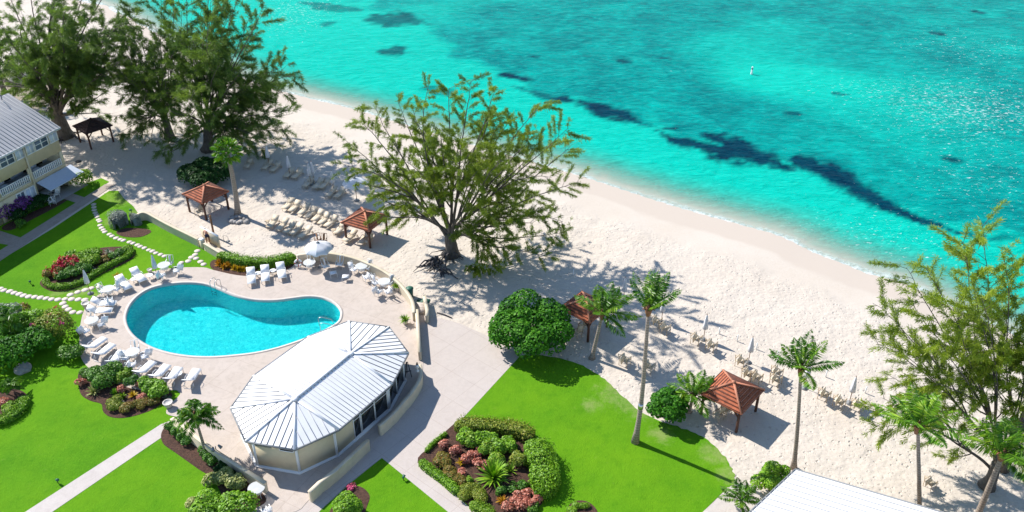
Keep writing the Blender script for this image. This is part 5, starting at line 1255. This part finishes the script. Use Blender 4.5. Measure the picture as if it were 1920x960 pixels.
# a footstool has no back
for k_ in kids(WS.root):
    if k_.name.startswith(('backrest', 'back_frame')): bpy.data.objects.remove(k_, do_unlink=True)
def lounge(proto, foot, head, desc, cat='lounger', grp=None, z=.4, zoff=.05, sc_=1.0):
    f_, h_ = at(*foot, z), at(*head, z); d_ = h_ - f_; c_ = (f_ + h_) / 2
    o = proto.place((c_[0], c_[1], zoff), math.atan2(d_[1], d_[0]) - math.pi / 2, sc_); later(o, desc, cat, grp); return o
def seat_at(proto, p_, toward, desc, cat='chair', grp=None, zoff=.05, z=.4, sc_=1.0):
    a = at(*p_, z); b_ = at(*toward, z); d_ = b_ - a
    o = proto.place((a[0], a[1], zoff), math.atan2(d_[1], d_[0]) + math.pi / 2, sc_); later(o, desc, cat, grp); return o
def stand(proto, p_, desc, cat, grp=None, zoff=.05, rz=0.0, z=0.0):
    a = at(*p_, z); o = proto.place((a[0], a[1], zoff), rz); later(o, desc, cat, grp); return o
gl = 'white loungers around the pool'
lounge(PL, (269, 527), (252, 511), 'white lounger with raised back beside the closed umbrella on the deck edge', grp=gl)
lounge(PL, (241, 541), (225, 526), 'white lounger with raised back near the yellow flowers', grp=gl)
lounge(PL, (212, 569), (180, 569), 'white lounger lying sideways to the pool, farther of a pair', grp=gl)
lounge(PL, (206, 582), (171, 584), 'white lounger lying sideways to the pool, nearer of a pair', grp=gl)
for f_, h_ in [((472, 531), (471, 511)), ((498, 526), (497.5, 507)), ((530, 521), (526, 501))]: lounge(PL, f_, h_, 'white lounger in front of the clipped hedge border', grp=gl)
for f_, h_ in [((196, 635), (163, 658)), ((212, 646), (180, 672)), ((230, 657), (207, 688))]: lounge(PL, f_, h_, 'white lounger in the trio facing the left end of the pool', grp=gl)
for f_, h_ in [((287, 679), (258, 706)), ((314, 685), (288, 714)), ((336, 689), (315, 720)), ((371, 690), (350, 725))]: lounge(PL, f_, h_, 'white lounger in the row above the lounger flower bed', grp=gl)
for p_ in [(204, 664), (278, 700), (303, 706), (337, 709)]: stand(ST, p_, 'small round white side table between loungers below the pool', 'side table', 'small white side tables')
for p_ in [(485, 520), (513, 515), (253, 531), (283, 524)]: stand(ST, p_, 'small round white side table between loungers above the pool', 'side table', 'small white side tables')
def cafe(tp, chairs, where, table=True):
    if table: stand(PT, tp, 'round glass topped white table ' + where, 'table', 'white poolside tables')
    for c_ in chairs: seat_at(WC, c_, tp, 'white armchair at the table ' + where, grp='white poolside chairs', sc_=1.0)
cafe((310, 510), [(318, 495), (332, 508), (302, 518)], 'beside the upper closed umbrella')
cafe((206, 555), [(193, 547), (219, 543), (205, 566)], 'near the stepping stones')
cafe((176, 614), [(173, 600), (190, 609), (160, 622)], 'beside the oleander')
cafe((252, 674), [(254, 657), (272, 669), (236, 672), (247, 686)], 'in the lower lounger row')
cafe((679, 512), [(664, 506), (690, 503), (688, 521)], 'inside the long curved wall')
cafe((721, 541), [(705, 531), (731, 532), (709, 548), (728, 548)], 'near the potted plant by the wall')
cafe((484, 930), [(500, 960)], 'at the bottom edge beside the bushes')
cafe((582, 505), [(583, 494)], 'left of the open umbrella')
for c_ in [(611, 500), (637, 496)]: seat_at(WC, c_, (625, 520), 'white armchair in the shade of the open umbrella', grp='white poolside chairs')
for c_ in [(625, 512), (648, 519)]: seat_at(WS, c_, (640, 560), 'white footstool below the open umbrella', 'footstool', grp='white footstools')
# patio set under the awning
a_ = at(92, 368); 
stand(PT, (90, 372), 'round glass topped table under the apartment awning', 'table', zoff=.06)
for c_ in [(97, 378), (104, 365), (78, 372)]: seat_at(WC, c_, (90, 371), 'white chair on the patio under the apartment awning', zoff=.06)
# beach rows
gb_ = 'beige loungers on the sand'
for f_, h_ in [((536, 391), (546, 381)), ((547, 396), (559, 385)), ((564, 402), (577, 390)), ((576, 408), (590, 397)), ((590, 414), (603, 402)), ((602, 420), (615, 408)), ((613, 425), (629, 413)), ((632, 438), (644, 426))]:
    lounge(BL_, f_, h_, 'beige lounger in the longer upper row on the sand', grp=gb_, zoff=0, z=.2)
for f_, h_ in [((507, 425), (517, 414)), ((523, 431), (537, 418)), ((537, 436), (551, 424)), ((549, 439), (564, 428)), ((565, 445), (580, 434))]:
    lounge(BL_, f_, h_, 'beige lounger in the shorter lower row on the sand', grp=gb_, zoff=0, z=.2)
for p_ in [(502, 421), (553, 388), (626, 437)]: stand(BT, p_, 'small tan side table among the beach lounger rows', 'side table', zoff=0)
for f_, h_ in [((650, 452), (664, 441)), ((678, 455), (690, 444))]: lounge(BL_, f_, h_, 'beige lounger beneath the second gazebo', grp=gb_, zoff=0, z=.2)
for p_ in [(597, 452), (606, 453)]: seat_at(BR, p_, (602, 460), 'brown wooden chair on the sand behind the open umbrella', zoff=0)
for p_, t_ in [((497, 316), (520, 300)), ((512, 320), (530, 300)), ((538, 331), (555, 315)), ((553, 333), (570, 315)), ((574, 349), (590, 330)), ((592, 352), (610, 335)), ((604, 352), (620, 335)), ((617, 367), (630, 350)), ((633, 369), (645, 350))]:
    lounge(BL_, p_, (p_[0] + 9, p_[1] - 8), 'beige lounger in the casuarina shade beneath closed umbrellas', grp=gb_, zoff=0, z=.2)
lounge(BL_, (462, 315), (470, 304), 'lone pale lounger beside the low sea grape bush', grp=gb_, zoff=0, z=.2)
for p_ in [(1231, 603), (1247, 616)]: seat_at(BC, p_, (p_[0] + 40, p_[1] - 40), 'beige beach chair beneath the umbrella nearest the tallest palm', grp='beige beach chairs', zoff=0, sc_=1.2)
for p_ in [(1306, 636), (1334, 648)]: seat_at(BC, p_, (p_[0] + 40, p_[1] - 40), 'beige beach chair beneath the second umbrella from the tallest palm', grp='beige beach chairs', zoff=0, sc_=1.2)
for p_ in [(1390, 678), (1402, 702), (1419, 708)]: seat_at(BC, p_, (p_[0] + 40, p_[1] - 40), 'beige beach chair beside the corner of the lower gazebo', grp='beige beach chairs', zoff=0, sc_=1.2)
for p_ in [(1457, 698), (1455, 712)]: seat_at(BC, p_, (p_[0] + 40, p_[1] - 40), 'beige beach chair left of the slim palm trunk', grp='beige beach chairs', zoff=0, sc_=1.2)
for p_ in [(1546, 740), (1574, 754), (1608, 760)]: seat_at(BC, p_, (p_[0] + 40, p_[1] - 40), 'beige beach chair right of the slim palm trunk', grp='beige beach chairs', zoff=0, sc_=1.2)
for p_ in [(1172, 676), (1217, 688)]: seat_at(BC, p_, (p_[0] + 30, p_[1] - 30), 'beige chair on the sand beside the tallest palm trunk', grp='beige beach chairs', zoff=0, sc_=1.2)
seat_at(BC, (1745, 905), (1790, 880), 'tan chair in the casuarina shade beside the straight palm', zoff=0)
for p_ in [(372, 397), (1082, 625), (1093, 612), (1348, 778), (1362, 768), (690, 452)]: seat_at(BC, p_, (p_[0] - 20, p_[1] + 10), 'beige chair standing under a terracotta gazebo roof', zoff=0)

# umbrellas
def make_closed(name, h=2.45, pole='wood'):
    root = thing(name, (0, 0, 0)); m_ = MB(); bar(m_, [(0, 0, 0), (0, 0, h + .08)], .028, 8); m_.build('pole', pole, root)
    m_ = MB(); pr = [(.06, h * .42), (.19, h * .45), (.17, h * .60), (.12, h * .78), (.06, h * .95), (.02, h)]; n = 16; v = []
    for r_, z in pr: v += [(r_ * (1 + .22 * (-1) ** j) * math.cos(j * 6.2832 / n), r_ * (1 + .22 * (-1) ** j) * math.sin(j * 6.2832 / n), z) for j in range(n)]
    m_.add(v, [(i * n + j, i * n + (j + 1) % n, (i + 1) * n + (j + 1) % n, (i + 1) * n + j) for i in range(len(pr) - 1) for j in range(n)] + [tuple(range(n))[::-1]]); m_.build('canopy', 'canvas', root)
    m_ = MB(); m_.lathe([(.26, 0), (.26, .05), (.06, .09), (.05, .25)], n=14); m_.build('base', 'grey', root)
    return root
def make_open(name, r_=1.25, h=2.55, pole='wood'):
    root = thing(name, (0, 0, 0)); m_ = MB(); bar(m_, [(0, 0, 0), (0, 0, h + .1)], .03, 8); m_.build('pole', pole, root)
    for j in range(8):
        a, b_ = j * math.pi / 4, (j + 1) * math.pi / 4; m_ = MB()
        p = lambda t, k, dz=0: np.array([math.cos(t) * r_ * k, math.sin(t) * r_ * k, h - .62 * k ** 1.25 + dz])
        mid = (a + b_) / 2; cm = math.cos(math.pi / 8)
        v = [p(a, .08), p(a, .55), p(a, 1), p(b_, .08), p(b_, .55), p(b_, 1), p(mid, .55 * cm, -.03), p(mid, 1 * cm, .03), p(mid, .08 * cm), p(a, 1, -.13), p(mid, cm, -.08), p(b_, 1, -.13)]
        m_.add(v, [(0, 1, 6, 8), (8, 6, 4, 3), (1, 2, 7, 6), (6, 7, 5, 4), (2, 9, 10, 7), (7, 10, 11, 5)]); m_.build('canopy_panel', 'canvas', root)
        m_ = MB(); bar(m_, [p(a, .05, -.03), p(a, .98, -.04)], .012, 4); m_.build('rib', 'grey', root)
    m_ = MB(); m_.lathe([(.16, .0), (.12, .06), (.03, .14)], (0, 0, h - .04), 8); m_.build('finial', 'grey', root)
    m_ = MB(); m_.lathe([(.27, 0), (.27, .06), (.07, .1), (.05, .28)], n=16); m_.build('base', 'grey', root)
    return root
UC = Proto(make_closed('closed_umbrella')); UO = Proto(make_open('open_umbrella'))
stand(UO, (602, 501), 'open white umbrella with wooden pole above poolside chairs', 'umbrella', 'white umbrellas')
stand(UO, (669, 376), 'open white umbrella on the sand behind the second gazebo', 'umbrella', 'white umbrellas', zoff=0)
stand(UC, (296, 523), 'closed white umbrella at the upper deck edge table', 'umbrella', 'white umbrellas')
stand(UC, (170, 551), 'closed white umbrella standing among stepping stones', 'umbrella', 'white umbrellas', zoff=.02)
for p_ in [(505, 312), (544, 331), (583, 346), (589, 343), (626, 361)]: stand(UC, p_, 'closed white umbrella in the casuarina shade on the beach', 'umbrella', 'white umbrellas', zoff=0)
for p_ in [(1169, 566), (1240, 604), (1319, 637), (1403, 680), (1508, 728), (1592, 756)]: stand(UC, p_, 'closed white umbrella on the right hand beach', 'umbrella', 'white umbrellas', zoff=0)
# marker posts in the sand
b = MB(); b.tube([(0, 0, -.1), (0, 0, .62)], .045, 8); PP = Proto(b.build('marker_post', 'white'))
for p_ in [(1075, 516), (1107, 527), (1348, 626), (1382, 640), (1418, 655), (1457, 670), (1548, 707), (1622, 737)]: stand(PP, p_, 'short white post planted in the open sand', 'post', 'short white beach posts', zoff=0)

# ---------------------------------------------------------------- gazebos
def gazebo(feet, desc, roof_m=('terra', 'terra'), eave=2.0, over=.26, rise=.78):
    """feet: left, front, right post feet in the picture"""
    l, f_, r_ = (at(*p) for p in feet); c_ = (l + r_) / 2; d1 = l - f_; d2 = r_ - f_; s_ = (np.linalg.norm(d1) + np.linalg.norm(d2)) / 4
    rz = math.atan2(d2[1], d2[0]); root = thing('beach_gazebo', (c_[0], c_[1], 0), rz); tag(root, desc, 'gazebo', 'gazebos on the beach')
    for sx in (-1, 1):
        for sy in (-1, 1):
            m_ = MB(); m_.box((sx * s_, sy * s_, eave / 2), (.15, .15, eave)); po = m_.build('post', 'postw', root)
            m_ = MB(); m_.beam((sx * s_, sy * s_, eave - .7), (sx * (s_ - .6), sy * s_, eave - .08), .09); m_.beam((sx * s_, sy * s_, eave - .7), (sx * s_, sy * (s_ - .6), eave - .08), .09); m_.build('brace', 'postw', po)
    for k_ in range(4):
        m_ = MB(); a = rotz(k_ * math.pi / 2) @ np.array([-s_ - .1, -s_, eave - .06]); b_ = rotz(k_ * math.pi / 2) @ np.array([s_ - .08, -s_, eave - .06]); m_.beam(a, b_, .10, .18); m_.build('eave_beam', 'postw', root)
    E2 = s_ + over; ap = np.array([0, 0, eave + rise]); zlow = eave - .06
    for k_ in range(4):
        m_ = MB(); Rm = rotz(k_ * math.pi / 2); nC = 7
        for q in range(nC):
            t0, t1 = q / nC, min(1, (q + 1.12) / nC); e0, e1 = E2 * (1 - t0), E2 * (1 - t1); h0 = zlow + (ap[2] - zlow) * t0 + .075; h1 = zlow + (ap[2] - zlow) * t1 + .005
            v = np.array([[-e0, -e0, h0], [e0, -e0, h0], [e1, -e1, h1], [-e1, -e1, h1], [-e0, -e0, h0 - .075], [e0, -e0, h0 - .075]]) @ Rm.T
            m_.cur = 0; m_.add(v, [(0, 1, 2, 3), (4, 5, 1, 0)])
            m_.cur = 1; m_.beam(Rm @ np.array([-e0 * .97, -e0 + .03, h0 + .012]), Rm @ np.array([e0 * .97, -e0 + .03, h0 + .012]), .045, .03); m_.cur = 0
        v = np.array([[-E2, -E2, zlow - .02], [E2, -E2, zlow - .02], [0, 0, ap[2] - .05]]) @ Rm.T; m_.add(v, [(2, 1, 0)])
        m_.cur = 0; m_.build('roof_panel', [roof_m[k_ % len(roof_m)], 'terra_d'], root)
        m_ = MB(); a = Rm @ np.array([-E2, -E2, zlow + .06]); m_.beam(a, ap + [0, 0, .06], .16, .08); m_.build('ridge_tile', 'terra_r' if roof_m[0] == 'terra' else 'terra_d', root)
    m_ = MB(); m_.lathe([(.16, 0), (.14, .1), (.03, .16)], ap + [0, 0, .02], 8); m_.build('finial', 'terra_r' if roof_m[0] == 'terra' else 'terra_d', root)
    return root
gazebo([(356, 398), (386, 413), (429, 392)], 'terracotta roofed gazebo on the sand below the sea grape bush')
gazebo([(651, 450), (694, 466), (725, 441)], 'terracotta roofed gazebo half covered by the big casuarina branches')
gazebo([(1062, 618), (1088, 645), (1130, 612)], 'terracotta roofed gazebo half hidden by the sea grape tree', eave=2.1)
gazebo([(1315, 773), (1382, 812), (1416, 775)], 'terracotta roofed gazebo casting a square shadow beside the lawn')
gazebo([(151, 267), (172, 280), (213, 266)], 'weathered dark roofed gazebo beneath the tall left casuarinas', roof_m=('terra_d',))

# ---------------------------------------------------------------- small things
# person bending at the shower screen
def skin_body(name, verts, edges, radii, mat_, parent, sub=2):
    me = bpy.data.meshes.new(name); me.from_pydata(verts, edges, []); o = bpy.data.objects.new(name, me); C.objects.link(o); o.parent = parent
    sk = o.modifiers.new('skin', 'SKIN'); sk.use_smooth_shade = True
    ly = me.skin_vertices[0].data if me.skin_vertices else None
    if ly is None:
        bm = bmesh.new(); bm.from_mesh(me); bm.verts.layers.skin.verify(); bm.to_mesh(me); bm.free(); ly = me.skin_vertices[0].data
    for i, r_ in enumerate(radii): ly[i].radius = (r_, r_)
    ly[0].use_root = True
    ss = o.modifiers.new('sub', 'SUBSURF'); ss.levels = sub; ss.render_levels = sub
    me.materials.append(M[mat_]); return o
p = at(391, 457); per = thing('person', (p[0], p[1], 0), R(205)); tag(per, 'person in dark swimwear bending forward at the cream shower screen', 'person')
V_ = [(0, 0, .93), (0, -.16, 1.12), (0, -.34, 1.22), (0, -.46, 1.24), (0, -.56, 1.21), (0, -.64, 1.17),       # pelvis, waist, chest, neck, head
      (.10, .02, .86), (.12, -.02, .48), (.13, .04, .09), (.13, -.12, .03), (-.10, .02, .86), (-.12, -.06, .48), (-.13, .0, .09), (-.13, -.16, .03),
      (.18, -.36, 1.20), (.24, -.42, .92), (.20, -.50, .70), (.19, -.53, .62), (-.18, -.36, 1.20), (-.24, -.42, .92), (-.20, -.50, .70), (-.19, -.53, .62)]
E2_ = [(0, 1), (1, 2), (2, 3), (3, 4), (4, 5), (0, 6), (6, 7), (7, 8), (8, 9), (0, 10), (10, 11), (11, 12), (12, 13), (2, 14), (14, 15), (15, 16), (16, 17), (2, 18), (18, 19), (19, 20), (20, 21)]
skin_body('body', V_, E2_, [.15, .135, .15, .06, .10, .085, .10, .065, .045, .035, .10, .065, .045, .035, .06, .042, .034, .03, .06, .042, .034, .03], 'skin', per)
skin_body('swim_trunks', [(0, .01, .93), (0, -.08, 1.02), (.105, .02, .84), (.118, 0, .64), (-.105, .02, .84), (-.118, -.02, .64)], [(0, 1), (0, 2), (2, 3), (0, 4), (4, 5)], [.172, .165, .125, .105, .125, .105], 'navy', per)
m_ = MB(); m_.lathe([(.03, -.08), (.095, -.03), (.105, .03), (.06, .085)], (0, -.60, 1.235), 10); m_.build('hair', 'hair', per, smooth=True)
for sx in (-1, 1):                                  # five fingers on each hand
    for j in range(5):
        m_ = MB(); x0 = sx * .19 + (j - 2) * .018; l_ = (.06, .085, .09, .08, .06)[j]
        m_.tube([(x0, -.53, .62), (x0 + (j - 2) * .004, -.545, .62 - l_ * .6), (x0 + (j - 2) * .006, -.54, .62 - l_)], [.010, .009, .007], 5); m_.build('finger', 'skin', per)
# rinsing ring by the shower
p = at(420, 453); root = thing('foot_rinse_tap', (p[0], p[1], 0)); m_ = MB(); m_.tube([(0, 0, 0), (0, 0, .5), (.08, .02, .62), (.3, .04, .6), (.42, .06, .4), (.4, .06, .1)], .025, 6); m_.build('pipe', 'steel', root); m_ = MB(); m_.lathe([(.18, 0), (.18, .03), (.05, .05)], (.36, .06, 0), 12); m_.build('drain', 'grey', root)
tag(root, 'curved metal foot rinse tap beside the shower screen', 'tap')
# life ring on the wall
p = at(560, 489, .55); root = thing('life_ring', (p[0], p[1] - .25, .5)); root.rotation_euler = (R(80), 0, R(8))
a = np.linspace(0, 2 * np.pi, 25); m_ = MB(); m_.tube(np.c_[np.cos(a) * .28, np.sin(a) * .28, a * 0], .085, 8, False); m_.build('ring', 'white', root, smooth=True)
for q in range(4):
    t = np.linspace(q * math.pi / 2 - .2, q * math.pi / 2 + .2, 5); m_ = MB(); m_.tube(np.c_[np.cos(t) * .28, np.sin(t) * .28, t * 0], .09, 8); m_.build('band', 'red', root)
tag(root, 'white life ring with red bands hung on the wall end', 'life ring')
# pool ladder and hand rail
p = at(404, 541); root = thing('pool_ladder', (p[0], p[1], .05), R(-25))
for sx in (-.25, .25):
    a = np.linspace(0, np.pi, 9); m_ = MB(); m_.tube(np.vstack([[(sx, .45, 0)], np.c_[a * 0 + sx, .1 + .35 * np.cos(a), .55 + .3 * np.sin(a)], [(sx, -.25, -.7)]]), .028, 7); m_.build('rail', 'steel', root, smooth=True)
for z in (-.25, -.5): m_ = MB(); m_.beam((-.25, -.25, z), (.25, -.25, z), .08, .03); m_.build('step', 'steel', root)
tag(root, 'bent steel ladder rails at the upper edge of the pool', 'ladder')
p = at(612, 615); root = thing('pool_handrail', (p[0], p[1], .05), R(20))
for yy in (-.4, .4): m_ = MB(); m_.tube([(-.5, yy, 0), (-.5, yy, .75), (-.3, yy, .85), (.5, yy, .4), (.7, yy, -.2)], .026, 7); m_.build('rail', 'steel', root)
tag(root, 'steel handrails leading into the pool beside the pavilion roof', 'handrail')
# pots
def pot(px, py, desc, r_=.26, h=.42, plant=None, z=.05, mat_='pot'):
    p = at(px, py); root = thing('plant_pot', (p[0], p[1], z)); m_ = MB(); m_.lathe([(r_ * .62, 0), (r_ * .9, h * .5), (r_, h * .92), (r_ * 1.12, h * .93), (r_ * 1.12, h), (r_ * .9, h), (r_ * .85, h * .88)], n=16); m_.build('pot', mat_, root)
    m_ = MB(); m_.lathe([(r_ * .85, h * .86), (r_ * .85, h * .87)], n=16); m_.build('soil', 'mulch', root)
    if plant:
        m_ = MB(); 
        for j in range(60):
            a = rng.random() * 6.28; el = .3 + 1.15 * rng.random(); L = .5 + .25 * rng.random(); d_ = np.array([math.cos(a) * math.cos(el), math.sin(a) * math.cos(el), math.sin(el)]); s_ = np.linspace(0, 1, 4)[:, None]; q = np.array([0, 0, h * .9]) + d_ * L * s_ - UP * .3 * L * s_ ** 2; sd_ = unit(np.cross(d_, UP)); w_ = .07 * np.array([.5, 1, .8, .05])[:, None]
            m_.add(np.vstack([q - sd_ * w_ / 2, q + sd_ * w_ / 2]), [(i, i + 1, 5 + i, 4 + i) for i in range(3)], rng.random())
        m_.build('plant', plant, root)
    tag(root, desc, 'plant pot'); return root
pot(746, 546, 'potted yellow green plant against the inside of the curved wall', plant='lime')
pot(760, 608, 'potted yellow green plant alone on the open deck', plant='lime')
pot(317, 764, 'white round urn at the start of the garden path', .32, .46)
pot(163, 578, 'pale empty planter beside the sideways loungers', .3, .5)
pot(282, 512, 'small pale pot between lounger and closed umbrella', .2, .35)
pot(150, 628, 'small brown pot at the deck edge under the oleander', .16, .25, mat_='wood', plant=None)
pot(224, 526, 'black pot with yellow flowers behind a white lounger', .22, .35, plant='yellow', mat_='black')
rosette(469, 893, .5, .5, 'straw', 'dry straw coloured grass tuft behind the small palm wall', n=40, wd=.02, z=.05, name='grass_tuft')
rosette(491, 903, .4, .45, 'straw', 'darker dry grass tuft at the end of the small palm wall', n=36, wd=.02, z=.05, name='grass_tuft')
rosette(312, 800, .4, .4, 'rust', 'brownish tuft at the top of the mulch bed', n=30, wd=.04, z=.05)
# driftwood roots under the big casuarina
def roots(px, py, n, L, label, rot=0.0, spread=2.0):
    p = at(px, py); root = thing('exposed_roots', p); m_ = MB()
    for j in range(n):
        a = rot + (j / (n - 1) - .5) * spread + rng.normal() * .12; l_ = L * (.5 + .6 * rng.random()); d_ = np.array([math.cos(a), math.sin(a), 0]); t = np.linspace(0, 1, 8)[:, None]
        q = np.array([rng.normal() * .25, rng.normal() * .25, .25 + .3 * rng.random()]) + d_ * l_ * t + np.cumsum(rng.normal(size=(8, 3)) * .07, 0) - UP * .5 * t; q[:, 2] = np.maximum(q[:, 2] + .12 * np.sin(t[:, 0] * 6 + j), .02)
        m_.tube(q, np.linspace(.10, .03, 8) * (.6 + .8 * rng.random()), 6)
    m_.build('root_mass', 'root', root, smooth=True); tag(root, label, 'roots')
roots(842, 478, 15, 1.6, 'tangled grey roots at the base of the big casuarina', -1.6, 3.6)
roots(818, 492, 18, 1.9, 'dark fallen root fan on the sand below the big casuarina', -2.0, 1.6)
roots(833, 510, 7, 1.5, 'thin scattered roots in the shade near the beach steps', -1.2, 1.4)
roots(120, 256, 12, 2.4, 'spreading roots at the foot of the tall left casuarina', -.6, 2.6)
# bin lid, easel, statue, buoy, spotlights
p = at(769, 556); root = thing('round_bin', (p[0], p[1], 0)); m_ = MB(); m_.lathe([(.26, 0), (.29, .8)], n=18); m_.build('drum', 'green', root); m_ = MB(); m_.lathe([(.33, .8), (.33, .86), (.1, .95)], n=18); m_.build('lid', 'green', root); tag(root, 'round green lidded bin outside the curved wall', 'bin')
p = at(765, 706); root = thing('easel', (p[0], p[1], .05), .3)
for q in ((-.25, -.2), (.25, -.2), (0, .35)): m_ = MB(); m_.beam((q[0], q[1], 0), (q[0] * .2, 0, 1.35), .05); m_.build('leg', 'black', root)
m_ = MB(); m_.beam((-.25, -.12, .55), (.25, -.12, .55), .05); m_.build('ledge', 'black', root); tag(root, 'small black folding easel in the pavilion shade', 'easel')
p = at(783, 696, .95); root = thing('wall_lantern', (p[0], p[1], .95)); m_ = MB(); m_.lathe([(.13, 0), (.13, .06), (.05, .1), (.05, .3), (.12, .34), (.14, .55), (.1, .62)], n=10); m_.build('lamp_body', 'white', root); m_ = MB(); m_.lathe([(.08, .62), (.05, .8), (.02, .85)], n=10); m_.build('lamp_cap', 'black', root); tag(root, 'white lantern with dark cap on the curved pavilion wall end', 'lantern')
p = at(405, 843, .95); root = thing('wall_spotlight', (p[0], p[1], .95), .6); m_ = MB(); m_.tube([(0, 0, 0), (0, 0, .3)], .03, 6); m_.build('stem', 'grey', root)
for sx in (-.16, .2): m_ = MB(); m_.tube([(sx, -.05, .34), (sx * 1.5, -.3, .25)], [.07, .12], 9); m_.build('lamp_head', 'grey', root)
tag(root, 'twin grey spotlight on top of the small palm wall', 'spotlight')
p = at(1409, 139, SEA_Z); root = thing('swim_buoy', (p[0], p[1], SEA_Z)); m_ = MB(); m_.lathe([(.14, -.3), (.15, .15), (.12, .2), (.11, .98), (.07, 1.04)], n=12); m_.build('buoy_body', 'white', root); m_ = MB(); m_.lathe([(.118, .68), (.117, .84)], n=12); m_.build('band', 'navy', root); tag(root, 'tall white buoy post floating out on the turquoise sea', 'buoy')
def spot(px, py, desc):
    p = at(px, py); root = thing('garden_spotlight', (p[0], p[1], .02), rng.random() * 6); m_ = MB(); m_.tube([(0, 0, 0), (0, 0, .28)], .025, 6); m_.build('stake', 'black', root); m_ = MB(); m_.tube([(0, -.08, .26), (0, .14, .36)], [.07, .10], 9); m_.build('lamp_head', 'green', root); tag(root, desc, 'spotlight')
spot(109, 906, 'small green spotlight on the lawn beside the garden path'); spot(757, 901, 'small green spotlight on the little lawn by the pavilion'); spot(58, 533, 'small dark spotlight beside the oval flower bed'); spot(247, 399, 'tiny spotlight behind the clipped silver bush')
# steps and mat beside the curved wall
p = at(786, 585); root = thing('beach_steps', (p[0], p[1], 0), R(-8))
for q in range(3): m_ = MB(); m_.box((.02 * q, .95 - q * .5, .045 + .05 * q), (1.0, .5, .09 + .1 * q)); m_.build('tread', 'walk', root)
m_ = MB(); m_.box((0, 1.55, .03), (1.05, .55, .05)); m_.build('mat', 'green', root); tag(root, 'short concrete beach steps with green mat between two walls', 'steps')
p = at(833, 592); root = thing('driftwood_log', (p[0], p[1], .06), R(-30)); m_ = MB(); m_.tube([(-.7, 0, 0), (0, .05, .02), (.75, 0, 0)], [.05, .06, .04], 7); m_.build('log', 'root', root); tag(root, 'thin dark driftwood stick at the walkway edge', 'log')
# boulders at the left
def boulder(px, py, r_, desc, mat_='rock', fl=.6):
    p = at(px, py); b = MB(); bm = bmesh.new(); bmesh.ops.create_icosphere(bm, subdivisions=3, radius=r_); vv = np.array([v_.co for v_ in bm.verts]); vv *= 1 + .5 * (vnoise(vv[:, 0] * 2 / r_ + px, vv[:, 1] * 2 / r_ + vv[:, 2] * 2 / r_ + py, 3) - .5)[:, None]; vv[:, 2] *= fl
    b.add(vv, [[v_.index for v_ in f_.verts] for f_ in bm.faces]); bm.free(); o = b.build('boulder', mat_, loc=(p[0], p[1], r_ * .25)); return tag(o, desc, 'boulder')
boulder(44, 694, .62, 'pale grey boulder below the bushes at the left edge'); boulder(3, 660, .9, 'pale boulder at the very left edge among dark bushes'); boulder(40, 155, 1.4, 'pale boulder beyond the grey apartment roof')
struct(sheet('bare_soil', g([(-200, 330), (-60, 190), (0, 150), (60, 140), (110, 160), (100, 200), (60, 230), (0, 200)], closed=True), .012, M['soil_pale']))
p = at(147, 303); m_ = MB(); m_.lathe([(.32, 0), (.34, .05), (.2, .07)], n=16); root = thing('drain_cover', (p[0], p[1], 0)); m_.build('cover', 'black', root); tag(root, 'small round dark drain cover on the shaded sand', 'drain cover')

# ---------------------------------------------------------------- labels: each look-alike gets its place in its row
groups = {}
for o, desc, key in LAB: groups.setdefault((desc, key), []).append(o)
NUM = ['', 'second', 'third', 'fourth', 'fifth', 'sixth', 'seventh', 'eighth', 'ninth', 'tenth']
def screen_x(o):
    l = o.location; dep = l.y * ct - (l.z - CAM_H) * st; return l.x / dep
for (desc, key), os_ in groups.items():
    if len(os_) == 1: os_[0]['label'] = desc; continue
    os_.sort(key=screen_x); n = len(os_)
    for i, o in enumerate(os_):
        if n == 2: ph = ('left one', 'right one')[i]
        elif i == 0: ph = 'leftmost'
        elif i == n - 1: ph = 'rightmost'
        elif n == 3: ph = 'middle one'
        elif i < (n + 1) // 2: ph = NUM[i] + ' from the left'
        else: ph = NUM[n - 1 - i] + ' from the right'
        o['label'] = desc + ', ' + ph
        if 'group' not in o: o['group'] = ' '.join(desc.split()[:9])
